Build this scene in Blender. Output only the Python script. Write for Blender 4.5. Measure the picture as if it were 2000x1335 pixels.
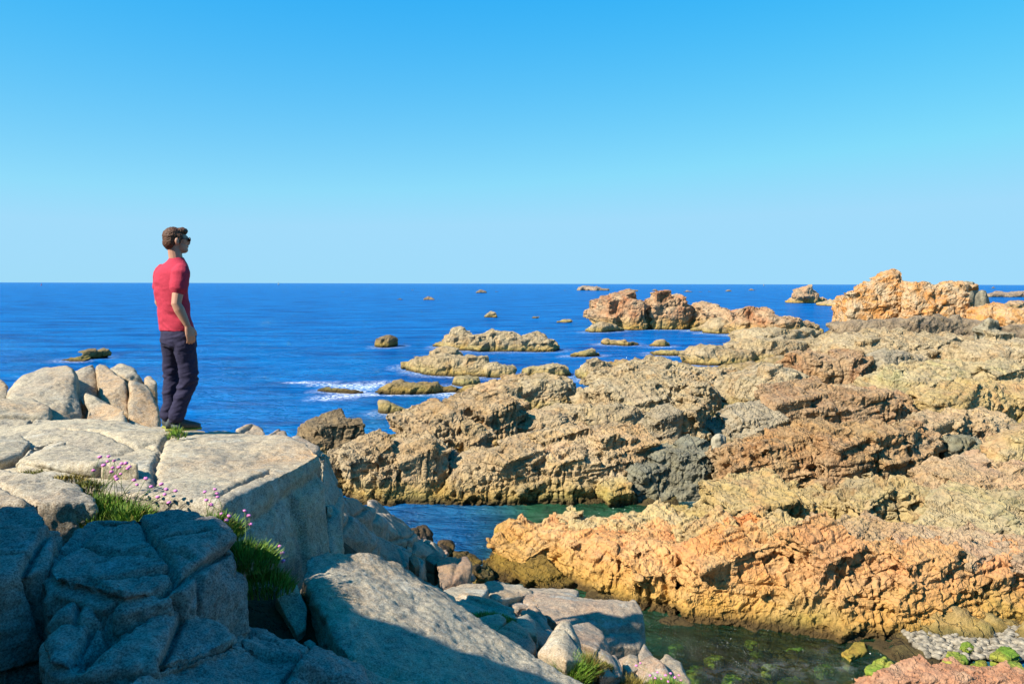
import bpy, bmesh, math, random
import numpy as np
from mathutils import Vector, Matrix
rad=math.radians
scene=bpy.context.scene
for o in list(bpy.data.objects): bpy.data.objects.remove(o)
# ---- camera
cam=bpy.data.cameras.new('camera'); camo=bpy.data.objects.new('camera',cam)
scene.collection.objects.link(camo); scene.camera=camo
cam.sensor_width=36; cam.lens=27; cam.clip_start=.05; cam.clip_end=60000
camo.matrix_world=Matrix.Translation((0,0,8))@Matrix.Rotation(rad(90-4.35),4,'X')@Matrix.Rotation(rad(.143),4,'Z')
# ---- sky and sun: the sun stands behind the left shoulder
SUN_DIR=Vector((-.86,-.51,0)).normalized(); SUN_EL=rad(41)
TO_SUN=Vector((SUN_DIR.x*math.cos(SUN_EL),SUN_DIR.y*math.cos(SUN_EL),math.sin(SUN_EL)))
w=bpy.data.worlds.new('World'); scene.world=w; w.use_nodes=True
nt=w.node_tree; nt.nodes.clear()
sky=nt.nodes.new('ShaderNodeTexSky'); sky.sky_type='NISHITA'; sky.sun_disc=False
sky.sun_elevation=SUN_EL; sky.sun_rotation=math.atan2(TO_SUN.x,TO_SUN.y)
sky.air_density=1.0; sky.dust_density=0.; sky.ozone_density=6.0; sky.altitude=0
hs=nt.nodes.new('ShaderNodeHueSaturation'); hs.inputs['Saturation'].default_value=1.12; hs.inputs['Hue'].default_value=.5
bg=nt.nodes.new('ShaderNodeBackground'); bg.inputs['Strength'].default_value=.062
wo=nt.nodes.new('ShaderNodeOutputWorld')
tint=nt.nodes.new('ShaderNodeMix'); tint.data_type='RGBA'; tint.blend_type='MULTIPLY'; tint.inputs[0].default_value=1.; tint.inputs[7].default_value=(.54,.92,1.24,1)
nt.links.new(sky.outputs[0],tint.inputs[6]); nt.links.new(tint.outputs[2],hs.inputs['Color'])
# film response of the sky: compress each channel so the zenith is bright azure and the horizon stays pale blue
sp=nt.nodes.new('ShaderNodeSeparateColor'); cb=nt.nodes.new('ShaderNodeCombineColor'); nt.links.new(hs.outputs[0],sp.inputs[0])
def mth(op,x,v):
    n_=nt.nodes.new('ShaderNodeMath'); n_.operation=op; nt.links.new(x,n_.inputs[0]); n_.inputs[1].default_value=v; return n_.outputs[0]
for i_,(A_,B_,c_) in enumerate(((.54,.0826,.36),(1.34,.42,.715),(1.06,.10,.97))):
    x_=mth('MULTIPLY',sp.outputs[i_],.1344); d_=nt.nodes.new('ShaderNodeMath'); d_.operation='DIVIDE'; nt.links.new(x_,d_.inputs[0]); nt.links.new(mth('ADD',x_,B_),d_.inputs[1])
    nt.links.new(mth('MULTIPLY',mth('MINIMUM',mth('MULTIPLY',d_.outputs[0],A_),c_),7.02),cb.inputs[i_])
nt.links.new(cb.outputs[0],bg.inputs['Color']); nt.links.new(bg.outputs[0],wo.inputs[0])
sl=bpy.data.lights.new('sun','SUN'); sl.energy=5.; sl.angle=rad(.5); sl.color=(1,.94,.84)
so=bpy.data.objects.new('sun',sl); scene.collection.objects.link(so); so.location=(-40,-25,40)
so.rotation_euler=TO_SUN.to_track_quat('Z','Y').to_euler()
vs=scene.view_settings; vs.view_transform='Standard'; vs.look='None'; vs.exposure=1.2; vs.gamma=1; vs.use_curve_mapping=False

# ---- library: noise, mesh building, tagging
rng=np.random.default_rng(7); random.seed(7)
U=np.uint32
def hsh(ix,iy,iz,seed=0):
    h=(ix.astype(np.int64)*374761393+iy.astype(np.int64)*668265263+iz.astype(np.int64)*1274126177+seed*974634541)&0xffffffff
    h=h.astype(U); h^=h>>U(15); h*=U(2246822519); h^=h>>U(13); h*=U(3266489917); h^=h>>U(16)
    return h.astype(np.float32)*np.float32(1/4294967295.)
def vnoise(p,seed=0):
    f=np.floor(p); i=f.astype(np.int64); t=(p-f).astype(np.float32); t=t*t*t*(t*(t*6-15)+10)
    x,y,z=i[:,0],i[:,1],i[:,2]; u,v,w_=t[:,0],t[:,1],t[:,2]
    def L(a,b,k): return a+(b-a)*k
    c=[[[hsh(x+a,y+b,z+d,seed) for d in (0,1)] for b in (0,1)] for a in (0,1)]
    r=L(L(L(c[0][0][0],c[1][0][0],u),L(c[0][1][0],c[1][1][0],u),v),L(L(c[0][0][1],c[1][0][1],u),L(c[0][1][1],c[1][1][1],u),v),w_)
    return r*2-1
def fbm(p,oct=4,seed=0,gain=.5,ridge=False):
    s=np.zeros(len(p),np.float32); a=1.; q=p
    for k in range(oct):
        n=vnoise(q,seed+k*17)
        if ridge: n=1-2*np.abs(n)
        s+=a*n; a*=gain; q=q*2.03+11.7
    return s
def joint1(u,seed,k1=None,k2=None):
    i=np.floor(u); z=np.zeros_like(i) if k1 is None else k1; z2=np.zeros_like(i) if k2 is None else k2
    j0=i+.62*(hsh(i,z,z2,seed)-.5); j1=i+1+.62*(hsh(i+1,z,z2,seed)-.5)
    lo=u<j0; hi=u>j1
    jm=i-1+.62*(hsh(i-1,z,z2,seed)-.5); jp=i+2+.62*(hsh(i+2,z,z2,seed)-.5)
    cid=i-lo+hi
    a=np.where(lo,jm,np.where(hi,j1,j0)); b=np.where(lo,j0,np.where(hi,jp,j1))
    return cid,np.minimum(u-a,b-u),(u-a)/(b-a)
def rotm(rx,ry,rz): return np.array((Matrix.Rotation(rz,3,'Z')@Matrix.Rotation(ry,3,'Y')@Matrix.Rotation(rx,3,'X')))
def fracture(p,cell,R,seed,warp=.25):
    wv=np.stack([vnoise(p/(cell*1.6),seed+1),vnoise(p/(cell*1.6)+31,seed+2),vnoise(p/(cell*1.6)+57,seed+3)],1)*warp*cell
    q=((p+wv)@R)
    cu=cell*np.array([1.5,1.0,.62])
    iu,du,tu=joint1(q[:,2]/cu[2],seed)
    iv,dv,tv=joint1(q[:,0]/cu[0]+.37*iu,seed+5,iu)
    iw,dw,tw=joint1(q[:,1]/cu[1]+.61*iu+.21*iv,seed+9,iu,iv)
    off=hsh(iu,iv,iw,seed+13)*2-1
    tilt=(hsh(iu,iv,iw,seed+14)-.5)*(tv-.5)+(hsh(iu,iv,iw,seed+15)-.5)*(tw-.5)
    d=np.minimum(np.minimum(du*cu[2],dv*cu[0]),dw*cu[1])
    return off+1.6*tilt,d
def worley(p,seed):
    i=np.floor(p); best=np.full(len(p),9.,np.float32)
    for a in (-1,0,1):
        for b in (-1,0,1):
            for c in (-1,0,1):
                x,y,z=i[:,0]+a,i[:,1]+b,i[:,2]+c
                dx=x+hsh(x,y,z,seed)-p[:,0]; dy=y+hsh(x,y,z,seed+1)-p[:,1]; dz=z+hsh(x,y,z,seed+2)-p[:,2]
                best=np.minimum(best,dx*dx+dy*dy+dz*dz)
    return np.sqrt(best)
C=scene.collection
def link(name,me,parent=None,loc=None):
    o=bpy.data.objects.new(name,me); C.objects.link(o)
    if parent is not None: o.parent=parent
    if loc is not None: o.location=loc
    return o
def tag(o,label=None,cat=None,group=None,kind=None):
    if label: o['label']=label
    if cat: o['category']=cat
    if group: o['group']=group
    if kind: o['kind']=kind
    return o
def mesh(name,V,Fc,mat=None,smooth=True):
    me=bpy.data.meshes.new(name); me.from_pydata([tuple(v) for v in V],[],Fc)
    if mat: me.materials.append(mat)
    if smooth: me.polygons.foreach_set('use_smooth',np.ones(len(me.polygons),bool))
    me.update(); return me
def npmesh(name,V,Q,mat=None,smooth=True):
    """verts Nx3, quads/tris array"""
    me=bpy.data.meshes.new(name); k=Q.shape[1]; n=len(Q)
    me.vertices.add(len(V)); me.vertices.foreach_set('co',np.ascontiguousarray(V,np.float32).ravel())
    me.loops.add(n*k); me.loops.foreach_set('vertex_index',Q.astype(np.int32).ravel())
    me.polygons.add(n); me.polygons.foreach_set('loop_start',np.arange(0,n*k,k,dtype=np.int32))
    me.polygons.foreach_set('use_smooth',np.full(n,smooth)); me.update(calc_edges=True)
    if mat: me.materials.append(mat)
    return me
def getco(me):
    a=np.empty(len(me.vertices)*3,np.float32); me.vertices.foreach_get('co',a); return a.reshape(-1,3)
def getno(me):
    a=np.empty(len(me.vertices)*3,np.float32); me.vertex_normals.foreach_get('vector',a); return a.reshape(-1,3)
def remesh_batch(items):
    """items: list of (object, voxel, smooth iterations); bakes a voxel union into each object's own mesh"""
    for o,v,sm in items:
        m=o.modifiers.new('r','REMESH'); m.mode='VOXEL'; m.voxel_size=v; m.use_smooth_shade=True
        if sm: s=o.modifiers.new('s','SMOOTH'); s.iterations=sm; s.factor=.5
    bpy.context.view_layer.update(); dg=bpy.context.evaluated_depsgraph_get()
    res=[(o,bpy.data.meshes.new_from_object(o.evaluated_get(dg))) for o,v,sm in items]
    for o,me in res:
        old=o.data; mats=[m for m in old.materials]; o.modifiers.clear(); nm=old.name; o.data=me; bpy.data.meshes.remove(old); me.name=nm
        me.materials.clear()
        for m in mats: me.materials.append(m)
def trim_below(me,z):
    bm=bmesh.new(); bm.from_mesh(me); bmesh.ops.delete(bm,geom=[v for v in bm.verts if v.co.z<z],context='VERTS'); bm.to_mesh(me); bm.free()

# ---- materials
ALB=.62   # picture tones to real albedo
def lin(r,g,b):
    f=lambda c:(c/255/12.92 if c<10.3 else ((c/255+.055)/1.055)**2.4)
    return (f(r)*ALB,f(g)*ALB,f(b)*ALB,1)
class NT:
    def __init__(s,name):
        s.m=bpy.data.materials.new(name); s.m.use_nodes=True; s.t=s.m.node_tree; s.t.nodes.clear()
    def n(s,ty,**k):
        x=s.t.nodes.new('ShaderNode'+ty)
        for a,b in k.items(): setattr(x,a,b)
        return x
    def l(s,a,b): s.t.links.new(a,b)
    def noise(s,vec,scale,det=5,rough=.55,dist=0.):
        x=s.n('TexNoise'); x.inputs['Scale'].default_value=scale; x.inputs['Detail'].default_value=det; x.inputs['Roughness'].default_value=rough; x.inputs['Distortion'].default_value=dist
        s.l(vec,x.inputs['Vector']); return x.outputs['Fac']
    def ramp(s,fac,*st):
        x=s.n('ValToRGB'); e=x.color_ramp.elements
        while len(e)<len(st): e.new(.5)
        for el,(p,c) in zip(e,st): el.position=p; el.color=c if isinstance(c,tuple) else (c,c,c,1)
        s.l(fac,x.inputs[0]); return x.outputs[0]
    def mix(s,fac,a,b,mode='MIX'):
        x=s.n('Mix',data_type='RGBA',blend_type=mode)
        for v,i in ((fac,0),(a,6),(b,7)):
            if isinstance(v,(int,float)): x.inputs[i].default_value=v
            elif isinstance(v,tuple): x.inputs[i].default_value=v
            else: s.l(v,x.inputs[i])
        return x.outputs[2]
    def math(s,op,a,b=0.):
        x=s.n('Math',operation=op)
        for v,i in ((a,0),(b,1)):
            if isinstance(v,(int,float)): x.inputs[i].default_value=v
            else: s.l(v,x.inputs[i])
        return x.outputs[0]
    def mapping(s,vec,scale=(1,1,1),rot=(0,0,0)):
        x=s.n('Mapping'); x.inputs['Scale'].default_value=scale; x.inputs['Rotation'].default_value=rot; s.l(vec,x.inputs[0]); return x.outputs[0]
    def bump(s,h,dist,strength=1.,normal=None):
        x=s.n('Bump'); x.inputs['Distance'].default_value=dist; x.inputs['Strength'].default_value=strength; s.l(h,x.inputs['Height'])
        if normal is not None: s.l(normal,x.inputs['Normal'])
        return x.outputs[0]
    def bsdf(s,color,rough=.9,normal=None,spec=.25,**k):
        x=s.n('BsdfPrincipled'); x.inputs['Specular IOR Level'].default_value=spec
        if isinstance(color,tuple): x.inputs['Base Color'].default_value=color
        else: s.l(color,x.inputs['Base Color'])
        if isinstance(rough,(int,float)): x.inputs['Roughness'].default_value=rough
        else: s.l(rough,x.inputs['Roughness'])
        if normal is not None: s.l(normal,x.inputs['Normal'])
        for a,b in k.items(): x.inputs[a].default_value=b
        return x.outputs[0]
    def out(s,sh):
        o=s.n('OutputMaterial'); s.l(sh,o.inputs[0]); return s.m
MATS={}
OWN={'ledge_orange':.95,'ledge_pink':.9,'reef_brown':.9,'reef_green':.85,'reef_dark':.9,'reef_brown2':.75,'reef_beige':.85,'reef_ochre':.45,'reef_pitted2':.6}
def rockmat(name,c1,c2,c3,stain=None,stain_amt=.5,tide=True,sc=1.,fine=10.,bump=.03,contrast=.5,speck=0.,ztide=.7,lichen=None):
    N=NT(name); pos=N.n('NewGeometry').outputs['Position']
    st=N.mapping(pos,(1,1,2.4),(.35,.25,.6))
    big=N.noise(st,.28*sc,6,.6,.6); mid=N.noise(st,1.1*sc,7,.62,.4); fn=N.noise(pos,fine,8,.68)
    col=N.mix(N.ramp(big,(.36,0.),(.62,1.)),lin(*c1),lin(*c2))
    col=N.mix(N.ramp(mid,(.45,0.),(.66,1.)),col,lin(*c3))
    if stain:
        sm=N.noise(N.mapping(pos,(1,1,.8),(.2,.5,0)),.5*sc,6,.65,.8)
        col=N.mix(N.ramp(sm,(1-stain_amt-.08,0.),(1-stain_amt+.1,.9)),col,lin(*stain))
    if lichen:
        lm=N.noise(pos,2.1*sc,7,.7,.3)
        col=N.mix(N.ramp(lm,(.56,0.),(.64,.75)),col,lin(*lichen))
    if name[:4] in('reef','ledg') and name not in('reef_weed','reef_far','ledge_red'):
        g1=N.noise(N.mapping(pos,(1,1,2.),(.3,.2,.4)),.16,7,.66,1.); g2=N.noise(N.mapping(pos,(1,1,1.6),(.1,.4,.9)),.55,7,.68,.6)
        gf=N.mix(N.ramp(g1,(.38,0.),(.6,1.)),lin(210,190,154),lin(192,160,114)); gf=N.mix(N.ramp(g2,(.5,0.),(.68,.9)),gf,lin(152,138,116)); gf=N.mix(N.ramp(g2,(.3,.7),(.42,0.)),gf,lin(196,168,108)); g3=N.noise(N.mapping(pos,(1,1,1.4),(.6,.1,.2)),.9,8,.72,.9); gf=N.mix(N.ramp(g3,(.55,0.),(.66,.8)),gf,lin(94,80,64)); gf=N.mix(N.ramp(g3,(.3,.6),(.42,0.)),gf,lin(178,122,74))
        col=N.mix(N.ramp(N.noise(pos,.7,6,.7,.8),(.38,.78 if name[0]=='l' else {'reef_green':.85,'reef_dark':.7,'reef_grey':.6,'reef_brown2':.5,'reef_brown':.7,'reef_yellow':.45}.get(name,.30)),(.62,OWN.get(name,.6))),gf,col)
    if speck:
        bl=N.noise(pos,7.,7,.7,.5); col=N.mix(N.ramp(bl,(.5,0.),(.62,.62)),col,lin(96,92,86)); bl2=N.noise(pos,17.,5,.7); col=N.mix(N.ramp(bl2,(.56,0.),(.66,.5)),col,lin(120,112,100))
        sp=N.noise(pos,fine*5,4,.7)
        col=N.mix(speck,col,N.ramp(sp,(.40,lin(52,50,48)),(.5,lin(176,168,150)),(.62,lin(228,222,205))),'MIX')
    g=N.ramp(fn,(.3,1-contrast*.75),(.5,1.),(.72,1+contrast*.25))
    col=N.mix(1.,col,g,'MULTIPLY')
    if name[:4]=='reef': col=N.mix(1.,col,(.92,.91,.90,1),'MULTIPLY')
    if tide:
        z=N.n('SeparateXYZ'); N.l(pos,z.inputs[0]); zz=N.math('ADD',z.outputs[2],N.math('MULTIPLY',N.math('SUBTRACT',mid,.5),1.1))
        t1=N.ramp(N.math('DIVIDE',zz,ztide*2),(.12,1.),(.75,0.))
        col=N.mix(N.math('MULTIPLY',t1,.62),col,N.mix(N.ramp(big,(.4,0.),(.6,1.)),lin(184,144,42),lin(150,140,50)))
        z2=N.math('ADD',z.outputs[2],N.math('MULTIPLY',N.math('SUBTRACT',fn,.5),.3))
        col=N.mix(N.ramp(z2,(.10,.9),(.36,0.)),col,lin(62,48,28))
    h=N.math('ADD',N.math('MULTIPLY',mid,.7),N.math('MULTIPLY',fn,1.2))
    if not speck:
        ck=N.noise(N.mapping(pos,(1.3,1.3,.4),(.12,.18,.3)),fine*.16,4,.6,.3); h=N.math('ADD',h,N.math('MULTIPLY',N.ramp(ck,(.475,1.),(.5,0.),(.525,1.)),.7))
    nb=N.bump(h,bump,1.)
    MATS[name]=N.out(N.bsdf(col,.92,nb,.2))
B1,B2,B3=(205,182,140),(186,166,126),(172,154,122)
rockmat('reef_beige',B1,B2,B3,stain=(196,150,92),stain_amt=.42,fine=5,bump=.10)
rockmat('reef_far',(190,166,140),(170,146,122),(150,128,108),fine=1.2,bump=.3,sc=.4)
rockmat('reef_pitted',(200,168,120),(188,150,102),(156,130,98),stain=(200,142,72),stain_amt=.44,fine=7,bump=.07)
rockmat('reef_pitted2',(190,150,98),(180,130,74),(142,114,82),stain=(192,124,58),stain_amt=.46,fine=7,bump=.08,contrast=.7)
rockmat('reef_ochre',(208,170,112),(204,154,90),(178,146,104),stain=(204,132,72),stain_amt=.45,fine=7,bump=.06)
rockmat('reef_yellow',(206,180,110),(196,164,92),(180,156,108),stain=(196,132,70),stain_amt=.42,fine=7,bump=.05)
rockmat('reef_pink',(214,172,128),(204,156,106),(180,150,112),stain=(176,120,98),stain_amt=.42,fine=8,bump=.05)
rockmat('reef_lichen',(204,186,136),(192,170,114),(172,154,114),stain=(176,176,108),stain_amt=.42,fine=6,bump=.07)
rockmat('reef_brown',(150,126,90),(122,102,74),(100,86,66),fine=5,bump=.08,contrast=.7)
rockmat('reef_brown2',(190,150,106),(172,126,84),(152,120,88),stain=(176,112,66),stain_amt=.45,fine=6,bump=.08,contrast=.6)
rockmat('reef_grey',(178,164,136),(160,150,126),(142,132,112),stain=(176,150,100),stain_amt=.36,fine=6,bump=.07)
rockmat('reef_green',(146,144,120),(126,126,108),(106,106,92),stain=(150,138,92),stain_amt=.38,fine=6,bump=.06,tide=False)
rockmat('reef_dark',(160,138,112),(136,118,98),(168,146,114),stain=(96,86,76),stain_amt=.42,fine=5,bump=.09,tide=False)
rockmat('reef_weed',(104,84,58),(78,64,46),(60,50,38),stain=(140,106,56),stain_amt=.36,fine=10,bump=.06,contrast=.8)
rockmat('ledge_orange',(226,168,104),(214,144,76),(204,162,108),stain=(210,122,66),stain_amt=.44,fine=9,bump=.035,contrast=.55,ztide=.75)
rockmat('ledge_pink',(220,158,108),(204,150,82),(192,146,92),stain=(212,142,88),stain_amt=.44,fine=9,bump=.04,contrast=.5,ztide=.85)
rockmat('ledge_yellow',(208,182,120),(198,166,104),(186,158,110),stain=(212,150,92),stain_amt=.42,fine=8,bump=.04,contrast=.4)
rockmat('ledge_red',(196,142,106),(182,126,90),(196,156,122),fine=11,bump=.035,contrast=.6,tide=False)
rockmat('tor_orange',(214,158,94),(206,140,74),(196,168,130),stain=(196,174,140),stain_amt=.46,fine=2.2,bump=.16,tide=False,sc=.55)
rockmat('tor_grey',(176,162,132),(150,142,120),(136,126,106),stain=(180,148,92),stain_amt=.34,fine=2.5,bump=.1,tide=False)
rockmat('tor_red',(198,168,130),(186,144,104),(180,154,122),stain=(182,118,76),stain_amt=.44,fine=2.,bump=.18,sc=.5,ztide=1.6)
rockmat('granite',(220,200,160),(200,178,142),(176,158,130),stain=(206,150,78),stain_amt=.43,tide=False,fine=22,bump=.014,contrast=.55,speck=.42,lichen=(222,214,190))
rockmat('granite_grey',(196,168,150),(166,144,130),(134,116,106),tide=False,fine=22,bump=.016,contrast=.65,speck=.42,lichen=(170,172,168))  # darker copy of the granite, deepens the shade on the near blocks
rockmat('granite_light',(196,184,156),(182,170,144),(166,156,132),tide=False,fine=14,bump=.02,contrast=.35)
rockmat('granite_warm',(200,174,140),(180,150,118),(164,142,116),stain=(182,136,98),stain_amt=.42,tide=False,fine=18,bump=.018,contrast=.5,speck=.3,lichen=(196,192,178))
rockmat('granite_red',(178,138,106),(164,118,90),(152,126,104),stain=(184,146,100),stain_amt=.4,tide=False,fine=18,bump=.018,contrast=.5,speck=.15)
rockmat('weed_stone',(140,166,56),(108,142,44),(186,172,82),stain=(168,150,60),stain_amt=.45,tide=False,fine=14,bump=.03,contrast=.8)
rockmat('weed_stone2',(170,150,62),(150,126,54),(176,132,58),stain=(120,130,50),stain_amt=.45,tide=False,fine=12,bump=.03,contrast=.6)
rockmat('reef_base',(190,166,122),(176,146,98),(150,132,102),stain=(178,128,76),stain_amt=.44,fine=6,bump=.08,contrast=.65)
rockmat('soil',(84,72,50),(60,56,40),(96,90,58),stain=(112,84,48),stain_amt=.45,tide=False,fine=30,bump=.03,contrast=.7)
def plain(name,c,rough=.7,spec=.3,var=.15,scale=20,bump=0,bscale=40,**k):
    N=NT(name); tc=N.n('TexCoord').outputs['Object']; f=N.noise(tc,scale,4)
    col=N.mix(1.,lin(*c),N.ramp(f,(.3,1-var),(.7,1+var*.4)),'MULTIPLY')
    nb=N.bump(N.noise(tc,bscale,4),bump) if bump else None
    MATS[name]=N.out(N.bsdf(col,rough,nb,spec,**k)); return MATS[name]
plain('skin',(206,152,122),.55,.35,.08,30)
plain('hair',(104,66,40),.6,.3,.5,90,.004,160)
plain('shirt',(204,64,84),.9,.15,.12,60,.003,300)
plain('trousers',(52,48,74),.85,.2,.2,50,.002,300)
plain('shoe',(78,84,82),.7,.3,.35,60,.003,120)
plain('sole',(150,150,60),.7,.3,.2,40)
plain('shoe_dark',(40,42,44),.7,.3,.3,60)
plain('glasses',(14,13,14),.2,.5,.1,10)
plain('belt',(150,120,110),.6,.3,.1,10)
plain('grass',(128,166,52),.6,.3,.5,9,**{'Subsurface Weight':0.})
plain('grass_dry',(150,132,60),.7,.2,.4,9)
plain('moss',(112,112,46),.8,.15,.5,14)
plain('stem',(120,140,72),.6,.2,.2,20)
plain('petal',(255,150,208),.6,.25,.25,160)
plain('sail',(236,236,230),.7,.2,.05,1)
plain('hull_paint',(200,200,205),.4,.4,.05,1)
plain('buoy_red',(190,40,36),.5,.3,.05,1)
plain('pebble',(170,158,136),.8,.25,.75,9)

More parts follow.
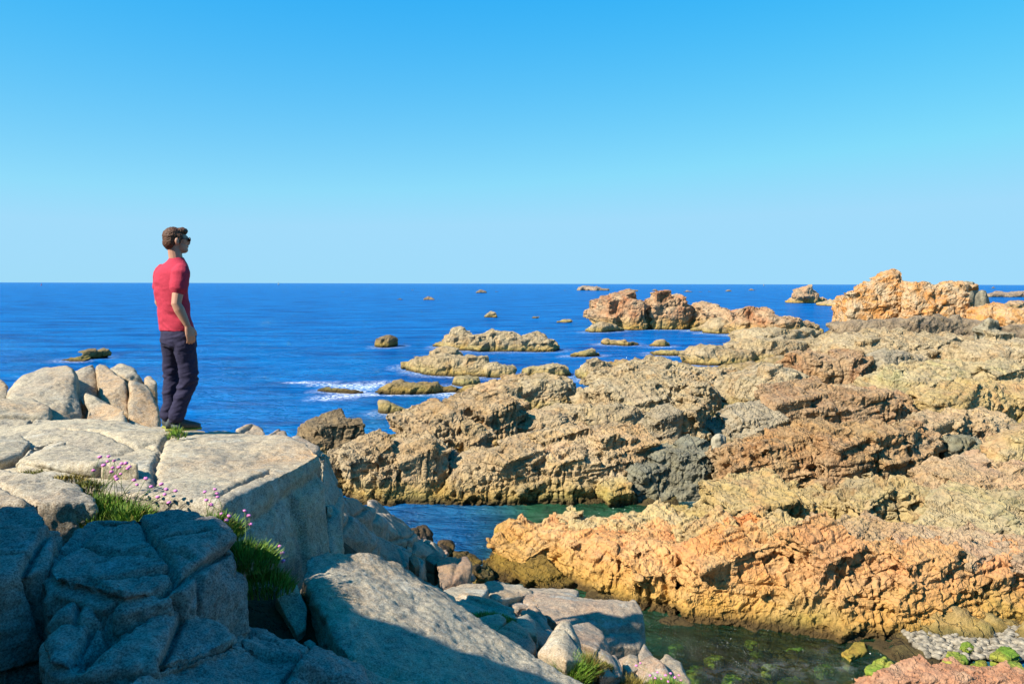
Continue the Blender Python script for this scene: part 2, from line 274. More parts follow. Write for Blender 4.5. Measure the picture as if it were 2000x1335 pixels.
ROCKS=[
{'n':'skerry','l':'long low skerry with a humped end,farthest group near the horizon','m':'reef_far','z':0.0,'b':5.74,'s':[(77.163,908.036,77.193,908.49,0.9),(84.602,910.09,84.736,911.91,3.614),(89.58,911.464,89.806,914.35,5.737),(93.948,912.669,94.11,914.647,3.927),(96.549,880.98,96.743,883.183,4.375),(102.596,882.59,102.734,884.061,2.92),(111.709,885.016,111.814,886.049,2.049)]},
{'n':'skerry','l':'rounded far skerry right behind the red-topped stack island','m':'reef_far','z':0.0,'b':3.72,'s':[(115.468,800.774,115.496,801.054,0.928),(119.313,801.7,119.388,802.429,2.416),(121.882,802.318,122.0,803.441,3.721),(124.293,802.898,124.384,803.741,2.792),(127.675,803.712,127.75,804.387,2.236),(131.549,804.644,131.575,804.869,0.746)],'keep':0.25},
{'n':'skerry','l':'tiny pale skerry far out near the horizon','m':'reef_far','z':0.0,'b':2.87,'s':[(156.59,866.231,156.618,866.447,0.717),(158.767,866.791,158.84,867.354,1.866),(160.22,867.164,160.333,868.031,2.872),(161.583,867.515,161.668,868.165,2.155),(163.494,868.006,163.563,868.527,1.724),(165.679,868.568,165.703,868.742,0.575)],'g':'tiny far skerries near the horizon','keep':0.25},
{'n':'skerry','l':'tiny pale skerry far out near the horizon','m':'reef_far','z':0.0,'b':2.28,'s':[(169.279,764.672,169.306,764.845,0.569),(171.98,765.283,172.051,765.731,1.482),(173.783,765.691,173.894,766.38,2.282),(175.475,766.074,175.559,766.591,1.712),(177.847,766.61,177.915,767.024,1.37),(180.562,767.224,180.585,767.362,0.457)],'g':'tiny far skerries near the horizon','keep':0.25},
{'n':'skerry','l':'tiny pale skerry far out near the horizon','m':'reef_far','z':0.0,'b':1.53,'s':[(184.88,768.201,184.9,768.316,0.381),(186.697,768.612,186.749,768.911,0.992),(187.909,768.886,187.99,769.347,1.527),(189.046,769.143,189.107,769.489,1.146),(190.64,769.503,190.689,769.78,0.917),(192.463,769.916,192.48,770.008,0.306)],'g':'tiny far skerries near the horizon','keep':0.25},
{'n':'skerry','l':'tiny pale skerry far out near the horizon','m':'reef_far','z':0.0,'b':1.85,'s':[(201.62,795.978,201.645,796.117,0.461),(203.106,796.324,203.172,796.687,1.199),(204.098,796.555,204.2,797.113,1.846),(205.028,796.772,205.105,797.191,1.385),(206.331,797.076,206.393,797.411,1.108),(207.821,797.424,207.842,797.535,0.369)],'g':'tiny far skerries near the horizon','keep':0.25},
{'n':'skerry','l':'tiny pale skerry far out near the horizon','m':'reef_far','z':0.0,'b':1.37,'s':[(217.269,825.272,217.288,825.376,0.341),(218.676,825.611,218.727,825.879,0.888),(219.615,825.837,219.694,826.25,1.367),(220.495,826.049,220.555,826.359,1.025),(221.729,826.346,221.777,826.594,0.821),(223.14,826.685,223.156,826.768,0.274)],'g':'tiny far skerries near the horizon','keep':0.25},
{'n':'skerry','l':'tiny pale skerry far out near the horizon','m':'reef_far','z':0.0,'b':3.02,'s':[(228.441,827.961,228.486,828.189,0.754),(230.708,828.507,230.826,829.099,1.961),(232.221,828.871,232.404,829.782,3.02),(233.64,829.212,233.779,829.896,2.265),(235.63,829.691,235.741,830.239,1.813),(237.906,830.239,237.944,830.421,0.605)],'g':'tiny far skerries near the horizon','keep':0.25},
{'n':'skerry','l':'tiny pale skerry far out near the horizon','m':'reef_far','z':0.0,'b':3.21,'s':[(296.172,968.49,296.225,968.732,0.802),(299.045,969.283,299.185,969.913,2.086),(300.962,969.813,301.179,970.783,3.213),(302.762,970.31,302.926,971.037,2.41),(305.285,971.006,305.417,971.589,1.929),(308.173,971.803,308.218,971.997,0.643)],'g':'tiny far skerries near the horizon','keep':0.25},
{'n':'skerry','l':'tiny pale skerry far out near the horizon','m':'reef_far','z':0.0,'b':1.34,'s':[(-149.939,672.216,-149.957,672.317,0.334),(-148.915,672.441,-148.961,672.703,0.868),(-148.233,672.591,-148.302,672.995,1.336),(-147.592,672.732,-147.644,673.034,1.002),(-146.695,672.929,-146.737,673.171,0.802),(-145.669,673.154,-145.683,673.234,0.267)],'g':'tiny far skerries near the horizon','keep':0.25},
{'n':'skerry','l':'tiny pale skerry far out near the horizon','m':'reef_far','z':0.0,'b':1.98,'s':[(-112.835,855.59,-112.851,855.74,0.496),(-111.912,855.845,-111.953,856.234,1.289),(-111.297,856.015,-111.36,856.614,1.984),(-110.719,856.174,-110.766,856.624,1.488),(-109.911,856.397,-109.948,856.757,1.191),(-108.986,856.653,-108.998,856.773,0.397)],'g':'tiny far skerries near the horizon','keep':0.25},
{'n':'skerry','l':'tiny pale skerry far out near the horizon','m':'reef_far','z':0.0,'b':1.68,'s':[(-16.942,722.558,-16.945,722.684,0.418),(-15.679,722.843,-15.687,723.172,1.089),(-14.837,723.034,-14.849,723.54,1.675),(-14.047,723.213,-14.055,723.592,1.257),(-12.94,723.463,-12.946,723.767,1.006),(-11.673,723.749,-11.676,723.851,0.335)],'g':'tiny far skerries near the horizon','keep':0.25},
{'n':'skerry','l':'tiny pale skerry far out near the horizon','m':'reef_far','z':0.0,'b':1.36,'s':[(-0.11,685.063,-0.111,685.166,0.34),(0.766,685.25,0.764,685.517,0.884),(1.349,685.375,1.347,685.786,1.361),(1.897,685.491,1.895,685.8,1.021),(2.664,685.655,2.662,685.902,0.817),(3.541,685.842,3.54,685.924,0.272)],'g':'tiny far skerries near the horizon','keep':0.25},
{'n':'skerry','l':'tiny pale skerry far out near the horizon','m':'reef_far','z':0.0,'b':1.8,'s':[(59.935,903.281,59.94,903.416,0.448),(61.257,903.646,61.272,903.998,1.167),(62.14,903.889,62.163,904.432,1.796),(62.967,904.118,62.985,904.525,1.347),(64.127,904.438,64.141,904.763,1.078),(65.453,904.804,65.458,904.912,0.359)],'g':'tiny far skerries near the horizon','keep':0.25},
{'n':'skerry','l':'tiny pale skerry far out near the horizon','m':'reef_far','z':0.0,'b':0.8,'s':[(103.351,339.743,103.364,339.802,0.196),(104.024,339.812,104.058,339.966,0.511),(104.472,339.858,104.525,340.096,0.786),(104.893,339.901,104.933,340.079,0.59),(105.482,339.961,105.514,340.104,0.472),(106.156,340.03,106.166,340.078,0.157)],'g':'tiny far skerries near the horizon','keep':0.25},
{'n':'skerry','l':'tiny pale skerry far out near the horizon','m':'reef_far','z':0.0,'b':6.06,'s':[(1031.74,1659.839,1031.948,1660.295,1.512),(1035.592,1661.345,1036.136,1662.533,3.936),(1038.165,1662.351,1039.003,1664.18,6.061),(1040.579,1663.295,1041.209,1664.667,4.547),(1043.964,1664.619,1044.47,1665.717,3.64),(1047.839,1666.134,1048.008,1666.501,1.214)],'g':'tiny far skerries near the horizon','keep':0.25},
{'n':'skerry','l':'tiny pale skerry far out near the horizon','m':'reef_far','z':0.0,'b':2.93,'s':[(940.832,1471.023,940.936,1471.244,0.731),(943.869,1472.099,944.14,1472.673,1.902),(945.897,1472.817,946.314,1473.701,2.928),(947.799,1473.491,948.112,1474.154,2.196),(950.465,1474.435,950.717,1474.966,1.758),(953.516,1475.515,953.601,1475.693,0.586)],'g':'tiny far skerries near the horizon','keep':0.25},
{'n':'skerry','l':'far pale skerry standing alone near the horizon,larger than its neighbours','m':'reef_far','z':0.0,'b':3.83,'s':[(-30.435,642.082,-30.447,642.371,0.956),(-28.097,642.554,-28.128,643.305,2.489),(-26.537,642.869,-26.582,644.026,3.833),(-25.073,643.164,-25.105,644.032,2.875),(-23.02,643.578,-23.045,644.273,2.301),(-20.672,644.052,-20.679,644.284,0.767)],'keep':0.25},
{'n':'skerry','l':'small skerry in a short line on the open sea','m':'reef_far','z':0.0,'b':0.8,'s':[(-58.625,374.349,-58.632,374.405,0.186),(-58.273,374.391,-58.291,374.537,0.483),(-58.038,374.419,-58.066,374.643,0.742),(-57.818,374.445,-57.838,374.613,0.557),(-57.509,374.481,-57.526,374.616,0.445),(-57.156,374.523,-57.162,374.568,0.148)],'g':'line of small skerries','keep':0.25},
{'n':'skerry','l':'small skerry in a short line on the open sea','m':'reef_far','z':0.0,'b':1.11,'s':[(-56.421,374.611,-56.432,374.695,0.278),(-55.539,374.715,-55.565,374.935,0.724),(-54.95,374.785,-54.99,375.123,1.115),(-54.398,374.851,-54.428,375.104,0.836),(-53.625,374.943,-53.649,375.145,0.669),(-52.741,375.048,-52.749,375.115,0.223)],'g':'line of small skerries','keep':0.25},
{'n':'skerry','l':'small skerry in a short line on the open sea','m':'reef_far','z':0.0,'b':1.0,'s':[(-36.943,376.925,-36.949,377.0,0.249),(-36.586,376.967,-36.602,377.163,0.648),(-36.348,376.996,-36.372,377.297,0.997),(-36.124,377.022,-36.142,377.248,0.748),(-35.812,377.059,-35.826,377.24,0.598),(-35.454,377.102,-35.459,377.162,0.199)],'g':'line of small skerries','keep':0.25},
{'n':'skerry','l':'largest skerry of a short line on the open sea','m':'reef_far','z':0.0,'b':2.08,'s':[(-42.957,370.341,-42.972,370.499,0.52),(-41.555,370.505,-41.592,370.915,1.354),(-40.619,370.615,-40.676,371.245,2.084),(-39.742,370.717,-39.784,371.19,1.563),(-38.513,370.861,-38.545,371.239,1.251),(-37.107,371.025,-37.117,371.152,0.417)],'keep':0.25},
{'n':'skerry','l':'lone dome-shaped sea rock beyond the twin-ridged islet','m':'reef_beige','z':0.0,'b':1.9,'s':[(-6.746,180.229,-6.751,180.373,0.475),(-5.637,180.291,-5.649,180.666,1.237),(-4.898,180.333,-4.914,180.91,1.904),(-4.519,180.354,-4.531,180.787,1.428),(-3.989,180.384,-3.998,180.73,1.142),(-3.384,180.418,-3.386,180.534,0.38)],'keep':0.25},
{'n':'skerry','l':'knob of rock beside a faint line of surf','m':'reef_far','z':0.0,'b':0.8,'s':[(4.351,176.857,4.352,176.911,0.175),(4.72,176.878,4.722,177.016,0.454),(4.966,176.891,4.968,177.104,0.699),(5.196,176.904,5.198,177.063,0.524),(5.519,176.922,5.521,177.049,0.42),(5.888,176.942,5.888,176.985,0.14)],'keep':0.25},
{'n':'skerry','l':'small square-ended sea rock left of the stack island','m':'reef_beige','z':0.0,'b':1.04,'s':[(9.023,157.394,9.026,157.473,0.259),(10.262,157.455,10.27,157.66,0.674),(11.089,157.495,11.103,157.81,1.038),(11.31,157.506,11.321,157.743,0.778),(11.62,157.521,11.629,157.71,0.622),(11.975,157.539,11.978,157.602,0.207)],'keep':0.25},
{'n':'sea_rock','l':'dark notched sea rock standing alone in open blue water','m':'reef_brown','z':0.0,'b':1.76,'s':[(-17.172,96.517,-17.215,96.81,0.82),(-16.525,95.757,-16.595,96.249,1.379),(-15.888,95.777,-15.974,96.402,1.757),(-15.25,95.796,-15.33,96.399,1.694),(-14.859,96.588,-14.925,97.106,1.454),(-14.58,98.195,-14.611,98.447,0.706)],'cell':0.9,'amp':0.3},
{'n':'sea_rock','l':'low brown reef with a squared block on it,beyond the granite boulders','m':'reef_brown','z':0.0,'b':0.92,'s':[(-46.306,78.378,-46.326,78.42,0.101),(-45.13,77.886,-45.199,78.032,0.353),(-43.713,77.407,-43.828,77.655,0.601),(-44.611,79.484,-44.777,79.844,0.876),(-44.36,80.583,-44.525,80.948,0.889),(-43.911,81.152,-44.079,81.531,0.922),(-43.994,81.716,-44.091,81.934,0.53),(-43.131,81.738,-43.216,81.934,0.477)],'amp':0.2},
{'n':'sea_stack','l':'square-topped dark stack standing on a pale foot in the sea','m':'tor_red','z':0.0,'b':6.67,'s':[(120.148,332.368,120.242,332.756,1.54),(118.933,323.624,119.145,324.487,3.43),(120.275,323.755,120.684,325.401,6.552),(122.961,324.016,123.386,325.69,6.666),(125.876,324.3,126.298,325.921,6.455),(126.774,324.387,127.1,325.63,4.946),(129.021,324.606,129.324,325.742,4.518),(133.75,333.727,133.855,334.116,1.546)],'fx':1.6},
{'n':'skerry','l':'low pale shelf of rock running out from the square-topped stack','m':'reef_beige','z':0.0,'b':3.33,'s':[(116.672,292.982,116.821,293.451,1.159),(117.259,286.299,117.458,286.91,1.51),(117.82,279.914,118.17,280.959,2.587),(122.272,280.288,122.739,281.634,3.333),(124.794,280.501,125.059,281.249,1.85)]},
{'n':'skerry','l':'long pale rock bar out beyond the tall tor','m':'reef_far','z':0.0,'b':3.46,'s':[(306.498,496.358,306.858,497.152,2.629),(312.66,497.228,313.142,498.272,3.458),(318.844,498.101,319.266,498.997,2.968),(325.415,499.028,325.893,500.026,3.305),(336.422,500.582,336.867,501.483,2.983),(354.92,503.192,355.285,503.897,2.332)]},
{'n':'sea_rock','l':'reddish rock hummock at the far side of the tall tor','m':'tor_red','z':0.0,'b':3.26,'s':[(153.386,239.789,153.648,240.3,1.263),(151.703,235.186,152.286,236.315,2.793),(154.003,235.347,154.693,236.665,3.263),(156.635,235.531,157.27,236.725,2.953),(161.911,235.901,162.499,236.97,2.645),(166.872,236.248,167.3,237.004,1.868)]},
{'n':'sea_stack','l':'broad red-topped sea stack with a flat rounded crown','m':'tor_red','z':0.0,'b':9,'s':[(16.518,157.762,16.548,158.235,1.877),(15.072,139.412,15.137,140.411,3.971),(15.645,136.275,15.738,137.615,5.335),(16.645,134.79,16.766,136.385,6.359),(17.535,133.332,17.67,134.999,6.647),(18.878,133.388,19.019,134.988,6.381),(20.09,131.974,20.232,133.47,5.96),(21.509,132.033,21.658,133.474,5.742),(22.841,132.087,22.989,133.43,5.347)],'fx':1.6},
{'n':'sea_rock','l':'pale low foot of rock in front of the broad red-topped stack','m':'reef_beige','z':0.0,'b':1.82,'s':[(12.34,127.462,12.36,127.734,0.666),(13.311,126.161,13.359,126.766,1.487),(14.75,126.217,14.815,126.958,1.82),(16.191,127.615,16.253,128.262,1.589),(17.49,129.037,17.537,129.485,1.098),(18.644,130.484,18.667,130.693,0.512)]},
{'n':'sea_stack','l':'narrow red block wedged in the cleft of the stack island','m':'tor_red','z':0.0,'b':5,'s':[(23.173,135.063,23.263,136.035,4.842),(23.99,135.097,24.09,136.124,5.114),(24.899,135.135,24.998,136.108,4.845),(25.354,135.154,25.431,135.893,3.675)],'fx':1.6},
{'n':'sea_stack','l':'squarish stack with pale cap on the stack island','m':'tor_red','z':0.0,'b':8,'s':[(24.263,133.611,24.349,134.414,3.63),(25.072,133.644,25.22,134.977,6.038),(25.522,133.663,25.679,135.055,6.308),(26.602,133.708,26.77,135.129,6.444),(27.863,133.76,28.036,135.153,6.312),(28.944,133.805,29.115,135.12,5.956),(29.846,133.842,30.007,135.04,5.421),(31.369,135.406,31.51,136.419,4.581),(32.65,136.996,32.78,137.9,4.088)],'fx':1.6},
{'n':'sea_stack','l':'lowest right-hand stack of the stack island with orange crown','m':'tor_red','z':0.0,'b':8,'s':[(32.003,136.968,32.23,138.338,4.534),(32.742,137.0,32.993,138.479,4.901),(33.653,135.502,33.916,136.993,4.937),(34.272,134.026,34.531,135.446,4.704),(34.826,129.733,35.09,131.108,4.552),(35.462,127.031,35.711,128.276,4.117),(35.905,124.432,36.095,125.353,3.039)],'fx':1.6},
{'n':'sea_rock','l':'pale fallen rock at the foot of the stack island','m':'reef_beige','z':0.0,'b':1.02,'s':[(30.52,130.966,30.552,131.14,0.428),(30.977,129.578,31.055,129.993,1.017),(31.851,129.613,31.924,129.993,0.933),(32.729,131.055,32.763,131.23,0.428)]},
{'n':'sea_rock','l':'pale ribbed apron of rock below the orange-crowned stack','m':'reef_beige','z':0.0,'b':2.81,'s':[(31.192,125.544,31.384,126.448,1.464),(31.959,124.281,32.287,125.772,2.426),(33.043,123.055,33.439,124.778,2.806),(34.372,123.106,34.726,124.583,2.402),(35.37,123.144,35.637,124.228,1.757)]},
{'n':'sea_rock','l':'long flat pale rock just awash before the stack island','m':'reef_beige','z':0.0,'b':0.88,'s':[(11.815,101.53,11.834,101.746,0.529),(12.154,99.846,12.188,100.206,0.878),(13.697,99.894,13.732,100.227,0.813),(14.849,99.103,14.885,99.421,0.774),(15.115,99.112,15.137,99.297,0.451),(15.577,99.953,15.607,100.206,0.618),(16.588,100.825,16.605,100.96,0.328)],'amp':0.12},
{'n':'sea_rock','l':'small squarish pale rock before the stack island','m':'reef_beige','z':0.0,'b':0.99,'s':[(17.9,98.384,17.93,98.593,0.512),(18.411,97.598,18.468,97.989,0.954),(19.462,97.63,19.525,98.034,0.986),(20.152,98.453,20.185,98.663,0.512)],'amp':0.12},
{'n':'sea_rock','l':'flat pale rock plate awash between the islet and the reef','m':'reef_beige','z':0.0,'b':0.8,'s':[(6.476,84.798,6.482,84.911,0.275),(7.052,84.214,7.067,84.461,0.601),(8.466,84.251,8.485,84.51,0.629),(9.437,84.877,9.448,85.012,0.33)],'amp':0.12},
{'n':'rock_outcrop','l':'red-crowned outcrop joining the stack island to the reef','m':'tor_red','z':0.0,'b':8,'s':[(33.831,119.433,33.969,120.074,1.804),(34.437,117.138,34.693,118.285,3.242),(34.81,116.025,35.166,117.595,4.447),(36.064,116.07,36.447,117.695,4.604),(37.398,116.118,37.802,117.771,4.683),(38.075,113.952,38.439,115.388,4.062),(39.771,114.012,40.11,115.289,3.609),(41.547,114.074,41.864,115.219,3.232),(44.715,116.381,44.977,117.277,2.526),(47.288,118.755,47.474,119.365,1.715)]},
{'n':'rock_outcrop','l':'pale blocky slope below the red-crowned outcrop','m':'reef_beige','z':0.2,'b':6,'s':[(28.419,99.526,28.789,100.96,1.711),(28.979,96.277,29.545,98.357,2.403),(30.429,94.766,31.089,97.04,2.613),(32.67,94.833,33.345,96.996,2.491),(35.491,96.476,36.147,98.445,2.283),(39.744,101.608,40.393,103.437,2.137),(43.163,107.269,43.61,108.492,1.491)]},
{'n':'sea_rock','l':'slender pale reef tongue pointing at the stack island','m':'reef_beige','z':0.0,'b':0.8,'s':[(15.821,88.181,15.834,88.269,0.17),(16.467,86.29,16.514,86.592,0.583),(17.378,85.087,17.445,85.484,0.767),(18.811,85.125,18.873,85.466,0.657),(19.869,85.763,19.913,85.992,0.441)],'amp':0.15},
{'n':'rock_outcrop','l':'pale rounded boulders heaped at the reef edge','m':'reef_beige','z':0.0,'b':5,'s':[(17.327,77.88,17.422,78.378,0.792),(17.809,75.912,18.022,76.975,1.699),(19.102,74.989,19.37,76.219,1.97),(20.366,75.019,20.624,76.129,1.775),(21.632,75.048,21.869,76.009,1.533),(23.958,76.057,24.222,77.031,1.555),(26.148,79.652,26.327,80.289,1.016)]},
{'n':'rock_outcrop','l':'smooth pale bank of rock behind the heaped boulders','m':'reef_beige','z':0.5,'b':6,'s':[(22.48,79.933,22.728,80.94,1.873),(23.792,77.221,24.142,78.518,2.272),(26.4,77.288,26.833,78.731,2.474),(29.417,78.443,29.828,79.688,2.2),(33.407,83.18,33.709,84.034,1.664)]},
{'n':'rock_tor','l':'tall orange granite tor with a peaked summit','m':'tor_orange','z':0.6,'b':12,'s':[(60.688,144.371,61.164,145.757,3.64),(58.814,137.267,59.649,139.656,5.868),(59.039,134.019,60.021,136.753,6.643),(60.499,134.084,61.698,137.342,7.826),(62.693,134.181,64.088,137.844,8.744),(63.791,134.23,65.459,138.539,10.217),(65.072,134.287,66.854,138.799,10.683),(66.447,134.348,68.364,139.104,11.244),(67.272,134.384,69.115,138.9,10.691),(68.007,134.417,69.687,138.49,9.677),(68.925,134.458,70.427,138.048,8.578)],'cell':2.2,'bs':0.6,'fx':1.9},
{'n':'rock_tor','l':'lower saddle-backed part of the tall orange tor','m':'tor_orange','z':0.6,'b':11,'s':[(66.76,131.246,68.06,134.466,8.65),(68.018,129.795,69.386,133.083,8.825),(69.348,129.852,70.671,132.968,8.387),(71.301,129.936,72.631,132.985,8.216),(72.545,129.989,73.914,133.074,8.307),(73.435,130.027,74.929,133.356,8.928),(75.571,130.119,77.133,133.502,9.067),(77.532,130.203,79.062,133.432,8.674)],'cell':2.2,'bs':0.6,'fx':1.9},
{'n':'rock_tor','l':'big rounded grey boulder crowning the end of the orange tor','m':'tor_grey','z':2.2,'b':5,'s':[(89.021,154.581,89.39,155.652,7.541),(86.801,149.327,87.271,150.681,8.956),(88.454,149.43,88.961,150.864,9.36),(89.903,149.519,90.411,150.935,9.265),(93.845,154.89,94.279,156.088,8.172),(97.633,160.63,97.976,161.572,6.894)],'amp':0.2,'smooth':10,'cell':3,'keep':0},
{'n':'rock_tor','l':'rounded grey shoulder at the end of the orange tor','m':'tor_grey','z':1.6,'b':5,'s':[(87.544,145.052,88.261,146.677,6.994),(85.953,140.845,86.77,142.676,7.686),(87.022,140.901,87.836,142.705,7.594),(90.148,145.194,90.807,146.646,6.416),(93.263,149.745,93.741,150.793,5.07)],'amp':0.25,'smooth':8,'cell':3,'keep':0},
{'n':'rock_outcrop','l':'orange apron of rock running out from the tor','m':'tor_orange','z':0.8,'b':8,'s':[(76.155,128.184,77.613,130.919,4.14),(76.966,125.313,78.735,128.521,4.73),(79.115,125.404,81.085,128.881,5.07),(79.845,122.654,81.528,125.532,4.317),(82.793,122.776,84.46,125.526,4.157),(88.708,123.021,90.324,125.514,3.838)]},
{'n':'rock_outcrop','l':'dark lichened band of rock at the foot of the tor','m':'reef_dark','z':0.7,'b':6,'s':[(45.512,109.524,45.98,110.801,2.467),(46.037,104.379,46.718,106.133,3.132),(49.583,104.504,50.359,106.357,3.273),(53.85,104.654,54.738,106.608,3.415),(59.263,106.86,60.24,108.855,3.474),(64.163,109.133,65.115,110.967,3.247),(67.52,109.256,68.3,110.684,2.677)]},
{'n':'boulder','l':'pale grey boulder on the dark band below the tor','m':'tor_grey','z':0.9,'b':2.6,'s':[(57.231,94.803,57.465,95.334,2.647),(56.013,91.549,56.406,92.428,3.8),(55.987,90.021,56.478,91.101,4.47),(57.331,90.82,57.8,91.837,4.26),(59.409,93.238,59.704,93.872,2.988)],'amp':0.2,'smooth':5},
{'n':'boulder','l':'small white boulder beside the apron of the tor','m':'granite_light','z':1.2,'b':2,'s':[(106.597,164.482,106.757,164.789,1.956),(106.256,161.947,106.574,162.552,2.692),(109.449,164.647,109.613,164.955,1.957)],'amp':0.08},
{'n':'rock_outcrop','l':'dark broken ridge below the tor apron','m':'reef_dark','z':0.8,'b':5,'s':[(58.385,92.888,58.907,93.879,2.735),(58.956,91.357,59.615,92.575,3.183),(60.515,91.405,61.225,92.685,3.305),(62.484,90.71,63.235,92.01,3.345),(65.586,90.806,66.301,91.986,3.108)]},
{'n':'islet','l':'back ridge of the twin-ridged islet with a pointed left summit','m':'reef_beige','z':0.0,'b':5,'s':[(-9.394,97.548,-9.404,97.665,0.253),(-8.212,93.003,-8.256,93.561,1.207),(-7.532,92.3,-7.603,93.269,2.104),(-6.985,91.604,-7.072,92.869,2.752),(-6.129,91.629,-6.208,92.921,2.814),(-5.272,91.654,-5.329,92.726,2.331),(-4.381,90.978,-4.418,91.797,1.775)],'amp':0.3},
{'n':'islet','l':'jagged blocky crest of the twin-ridged islet','m':'reef_beige','z':0.0,'b':4,'s':[(-4.468,90.285,-4.501,90.983,1.708),(-3.896,89.621,-3.933,90.529,2.226),(-2.697,89.654,-2.726,90.611,2.345),(-1.318,89.693,-1.336,90.698,2.464),(-0.117,89.727,-0.125,90.78,2.584),(0.483,89.744,0.482,90.605,2.111),(1.204,89.764,1.208,90.554,1.934)],'amp':0.4,'cell':1.3},
{'n':'islet','l':'broken right end of the twin-ridged islet','m':'reef_beige','z':0.0,'b':4,'s':[(1.084,89.761,1.087,90.527,1.875),(1.685,89.777,1.693,90.663,2.171),(2.407,89.798,2.422,90.78,2.408),(3.008,89.815,3.025,90.629,1.994),(3.73,89.835,3.752,90.626,1.935),(4.513,89.857,4.535,90.504,1.582),(4.85,90.549,4.861,90.838,0.706),(5.664,91.968,5.67,92.091,0.299)],'amp':0.4,'cell':1.3},
{'n':'islet','l':'sloping front shelf of the twin-ridged islet','m':'reef_beige','z':0.0,'b':5,'s':[(-8.483,77.253,-8.511,77.536,0.545),(-7.665,75.309,-7.736,76.087,1.504),(-6.873,74.382,-6.956,75.374,1.92),(-5.729,74.409,-5.795,75.351,1.824),(-5.146,75.368,-5.184,75.971,1.163)],'amp':0.25},
{'n':'islet','l':'low stepped platform of rock with surf at its left tip','m':'reef_beige','z':0.0,'b':4,'s':[(-10.617,73.373,-10.628,73.461,0.139),(-9.124,69.119,-9.197,69.728,0.963),(-7.79,66.805,-7.892,67.767,1.528),(-6.642,66.082,-6.744,67.192,1.767),(-5.065,65.748,-5.146,66.878,1.8),(-3.723,65.412,-3.782,66.511,1.748),(-2.363,65.44,-2.403,66.539,1.749),(-2.1,65.445,-2.125,66.23,1.244)],'amp':0.3},
{'n':'islet','l':'squared-off right end of the stepped rock platform','m':'reef_beige','z':0.0,'b':3,'s':[(-2.263,65.082,-2.285,65.711,1.208),(-1.513,64.741,-1.53,65.432,1.326),(-0.514,64.762,-0.52,65.28,0.993),(0.139,65.131,0.137,65.587,0.873),(0.271,65.494,0.271,65.756,0.5)],'amp':0.25},
{'n':'sea_rock','l':'dark flat-topped blocky reef amid the white surf','m':'reef_brown','z':0.0,'b':2,'s':[(-9.69,55.725,-9.707,55.844,0.285),(-9.045,55.214,-9.086,55.508,0.709),(-8.414,54.967,-8.463,55.348,0.918),(-7.382,54.985,-7.42,55.322,0.812),(-6.275,55.004,-6.305,55.312,0.741),(-5.328,55.539,-5.353,55.843,0.731),(-5.241,55.804,-5.254,55.967,0.393),(-4.024,56.09,-4.031,56.21,0.287)],'amp':0.25},
{'n':'sea_rock','l':'thin rock blade just awash amid the white surf','m':'reef_brown','z':0.0,'b':0.9,'s':[(-14.357,56.717,-14.368,56.764,0.089),(-13.551,56.055,-13.584,56.214,0.301),(-12.367,55.81,-12.394,55.95,0.264),(-11.047,55.966,-11.054,56.004,0.071)],'amp':0.08},
{'n':'sea_rock','l':'pale wedge-shaped rock with a straight sloping back','m':'reef_beige','z':0.0,'b':1.6,'s':[(-8.321,47.048,-8.352,47.274,0.732),(-8.13,46.677,-8.171,46.975,0.97),(-7.755,46.497,-7.793,46.79,0.951),(-7.255,46.504,-7.283,46.728,0.724),(-6.88,46.51,-6.897,46.659,0.482),(-6.279,46.704,-6.288,46.788,0.272),(-5.569,47.089,-5.572,47.117,0.091)],'keep':0,'fx':0.6,'cell':1.2},
{'n':'rock_outcrop','l':'small square block at the seaward tip of the reef','m':'reef_beige','z':0.0,'b':2,'s':[(-4.695,60.382,-4.705,60.527,0.349),(-4.305,59.477,-4.325,59.778,0.727),(-3.569,59.193,-3.587,59.524,0.8),(-2.948,59.502,-2.961,59.772,0.651),(-2.575,60.115,-2.58,60.243,0.309)],'amp':0.2},
{'n':'rock_outcrop','l':'ribbed seaward outcrop with orange-stained crown','m':'reef_ochre','z':0.3,'b':3,'s':[(-3.641,48.455,-3.66,48.726,0.72),(-3.011,47.252,-3.047,47.857,1.24),(-2.356,46.871,-2.397,47.733,1.647),(-1.631,46.882,-1.666,47.913,1.916),(-0.94,47.087,-0.964,48.18,2.014),(-0.15,47.494,-0.157,48.596,2.03),(0.402,48.519,0.404,49.451,1.76),(0.608,49.367,0.612,50.038,1.348)],'amp':0.4,'cell':1.2},
{'n':'rock_outcrop','l':'flat-topped block at the water beyond the reef','m':'reef_beige','z':0.0,'b':3,'s':[(0.996,66.99,0.998,67.302,0.598),(1.554,65.884,1.561,66.302,0.799),(2.646,65.543,2.661,66.045,0.963),(4.319,65.577,4.346,66.113,1.027),(4.609,65.948,4.629,66.321,0.715),(5.035,66.325,5.043,66.458,0.253)],'amp':0.25},
{'n':'rock_outcrop','l':'notched rounded outcrop with dark clefts beside the sea inlet','m':'reef_beige','z':0.2,'b':3.5,'s':[(0.582,47.135,0.586,47.889,1.634),(0.955,46.757,0.967,47.754,2.104),(1.578,46.576,1.604,47.678,2.308),(2.363,46.588,2.402,47.628,2.188),(3.16,46.79,3.213,47.804,2.136),(3.694,47.182,3.744,48.0,1.757),(4.16,48.178,4.194,48.676,1.143)],'amp':0.45,'cell':1.3},
{'n':'rock_outcrop','l':'long pitted ridge climbing from the inlet to the orange crown','m':'reef_pitted','z':0.5,'b':3,'s':[(-5.092,34.016,-5.163,34.526,0.978),(-4.622,33.603,-4.767,34.732,1.578),(-4.008,33.404,-4.174,34.887,1.93),(-3.466,33.41,-3.628,35.074,2.114),(-2.943,33.622,-3.091,35.417,2.251),(-2.45,34.046,-2.587,36.048,2.468),(-1.852,34.482,-1.963,36.634,2.628),(-1.161,34.709,-1.237,37.0,2.776),(-0.34,34.719,-0.367,36.968,2.733),(0.25,35.172,0.256,37.071,2.368)],'amp':0.38,'pit':0.16},
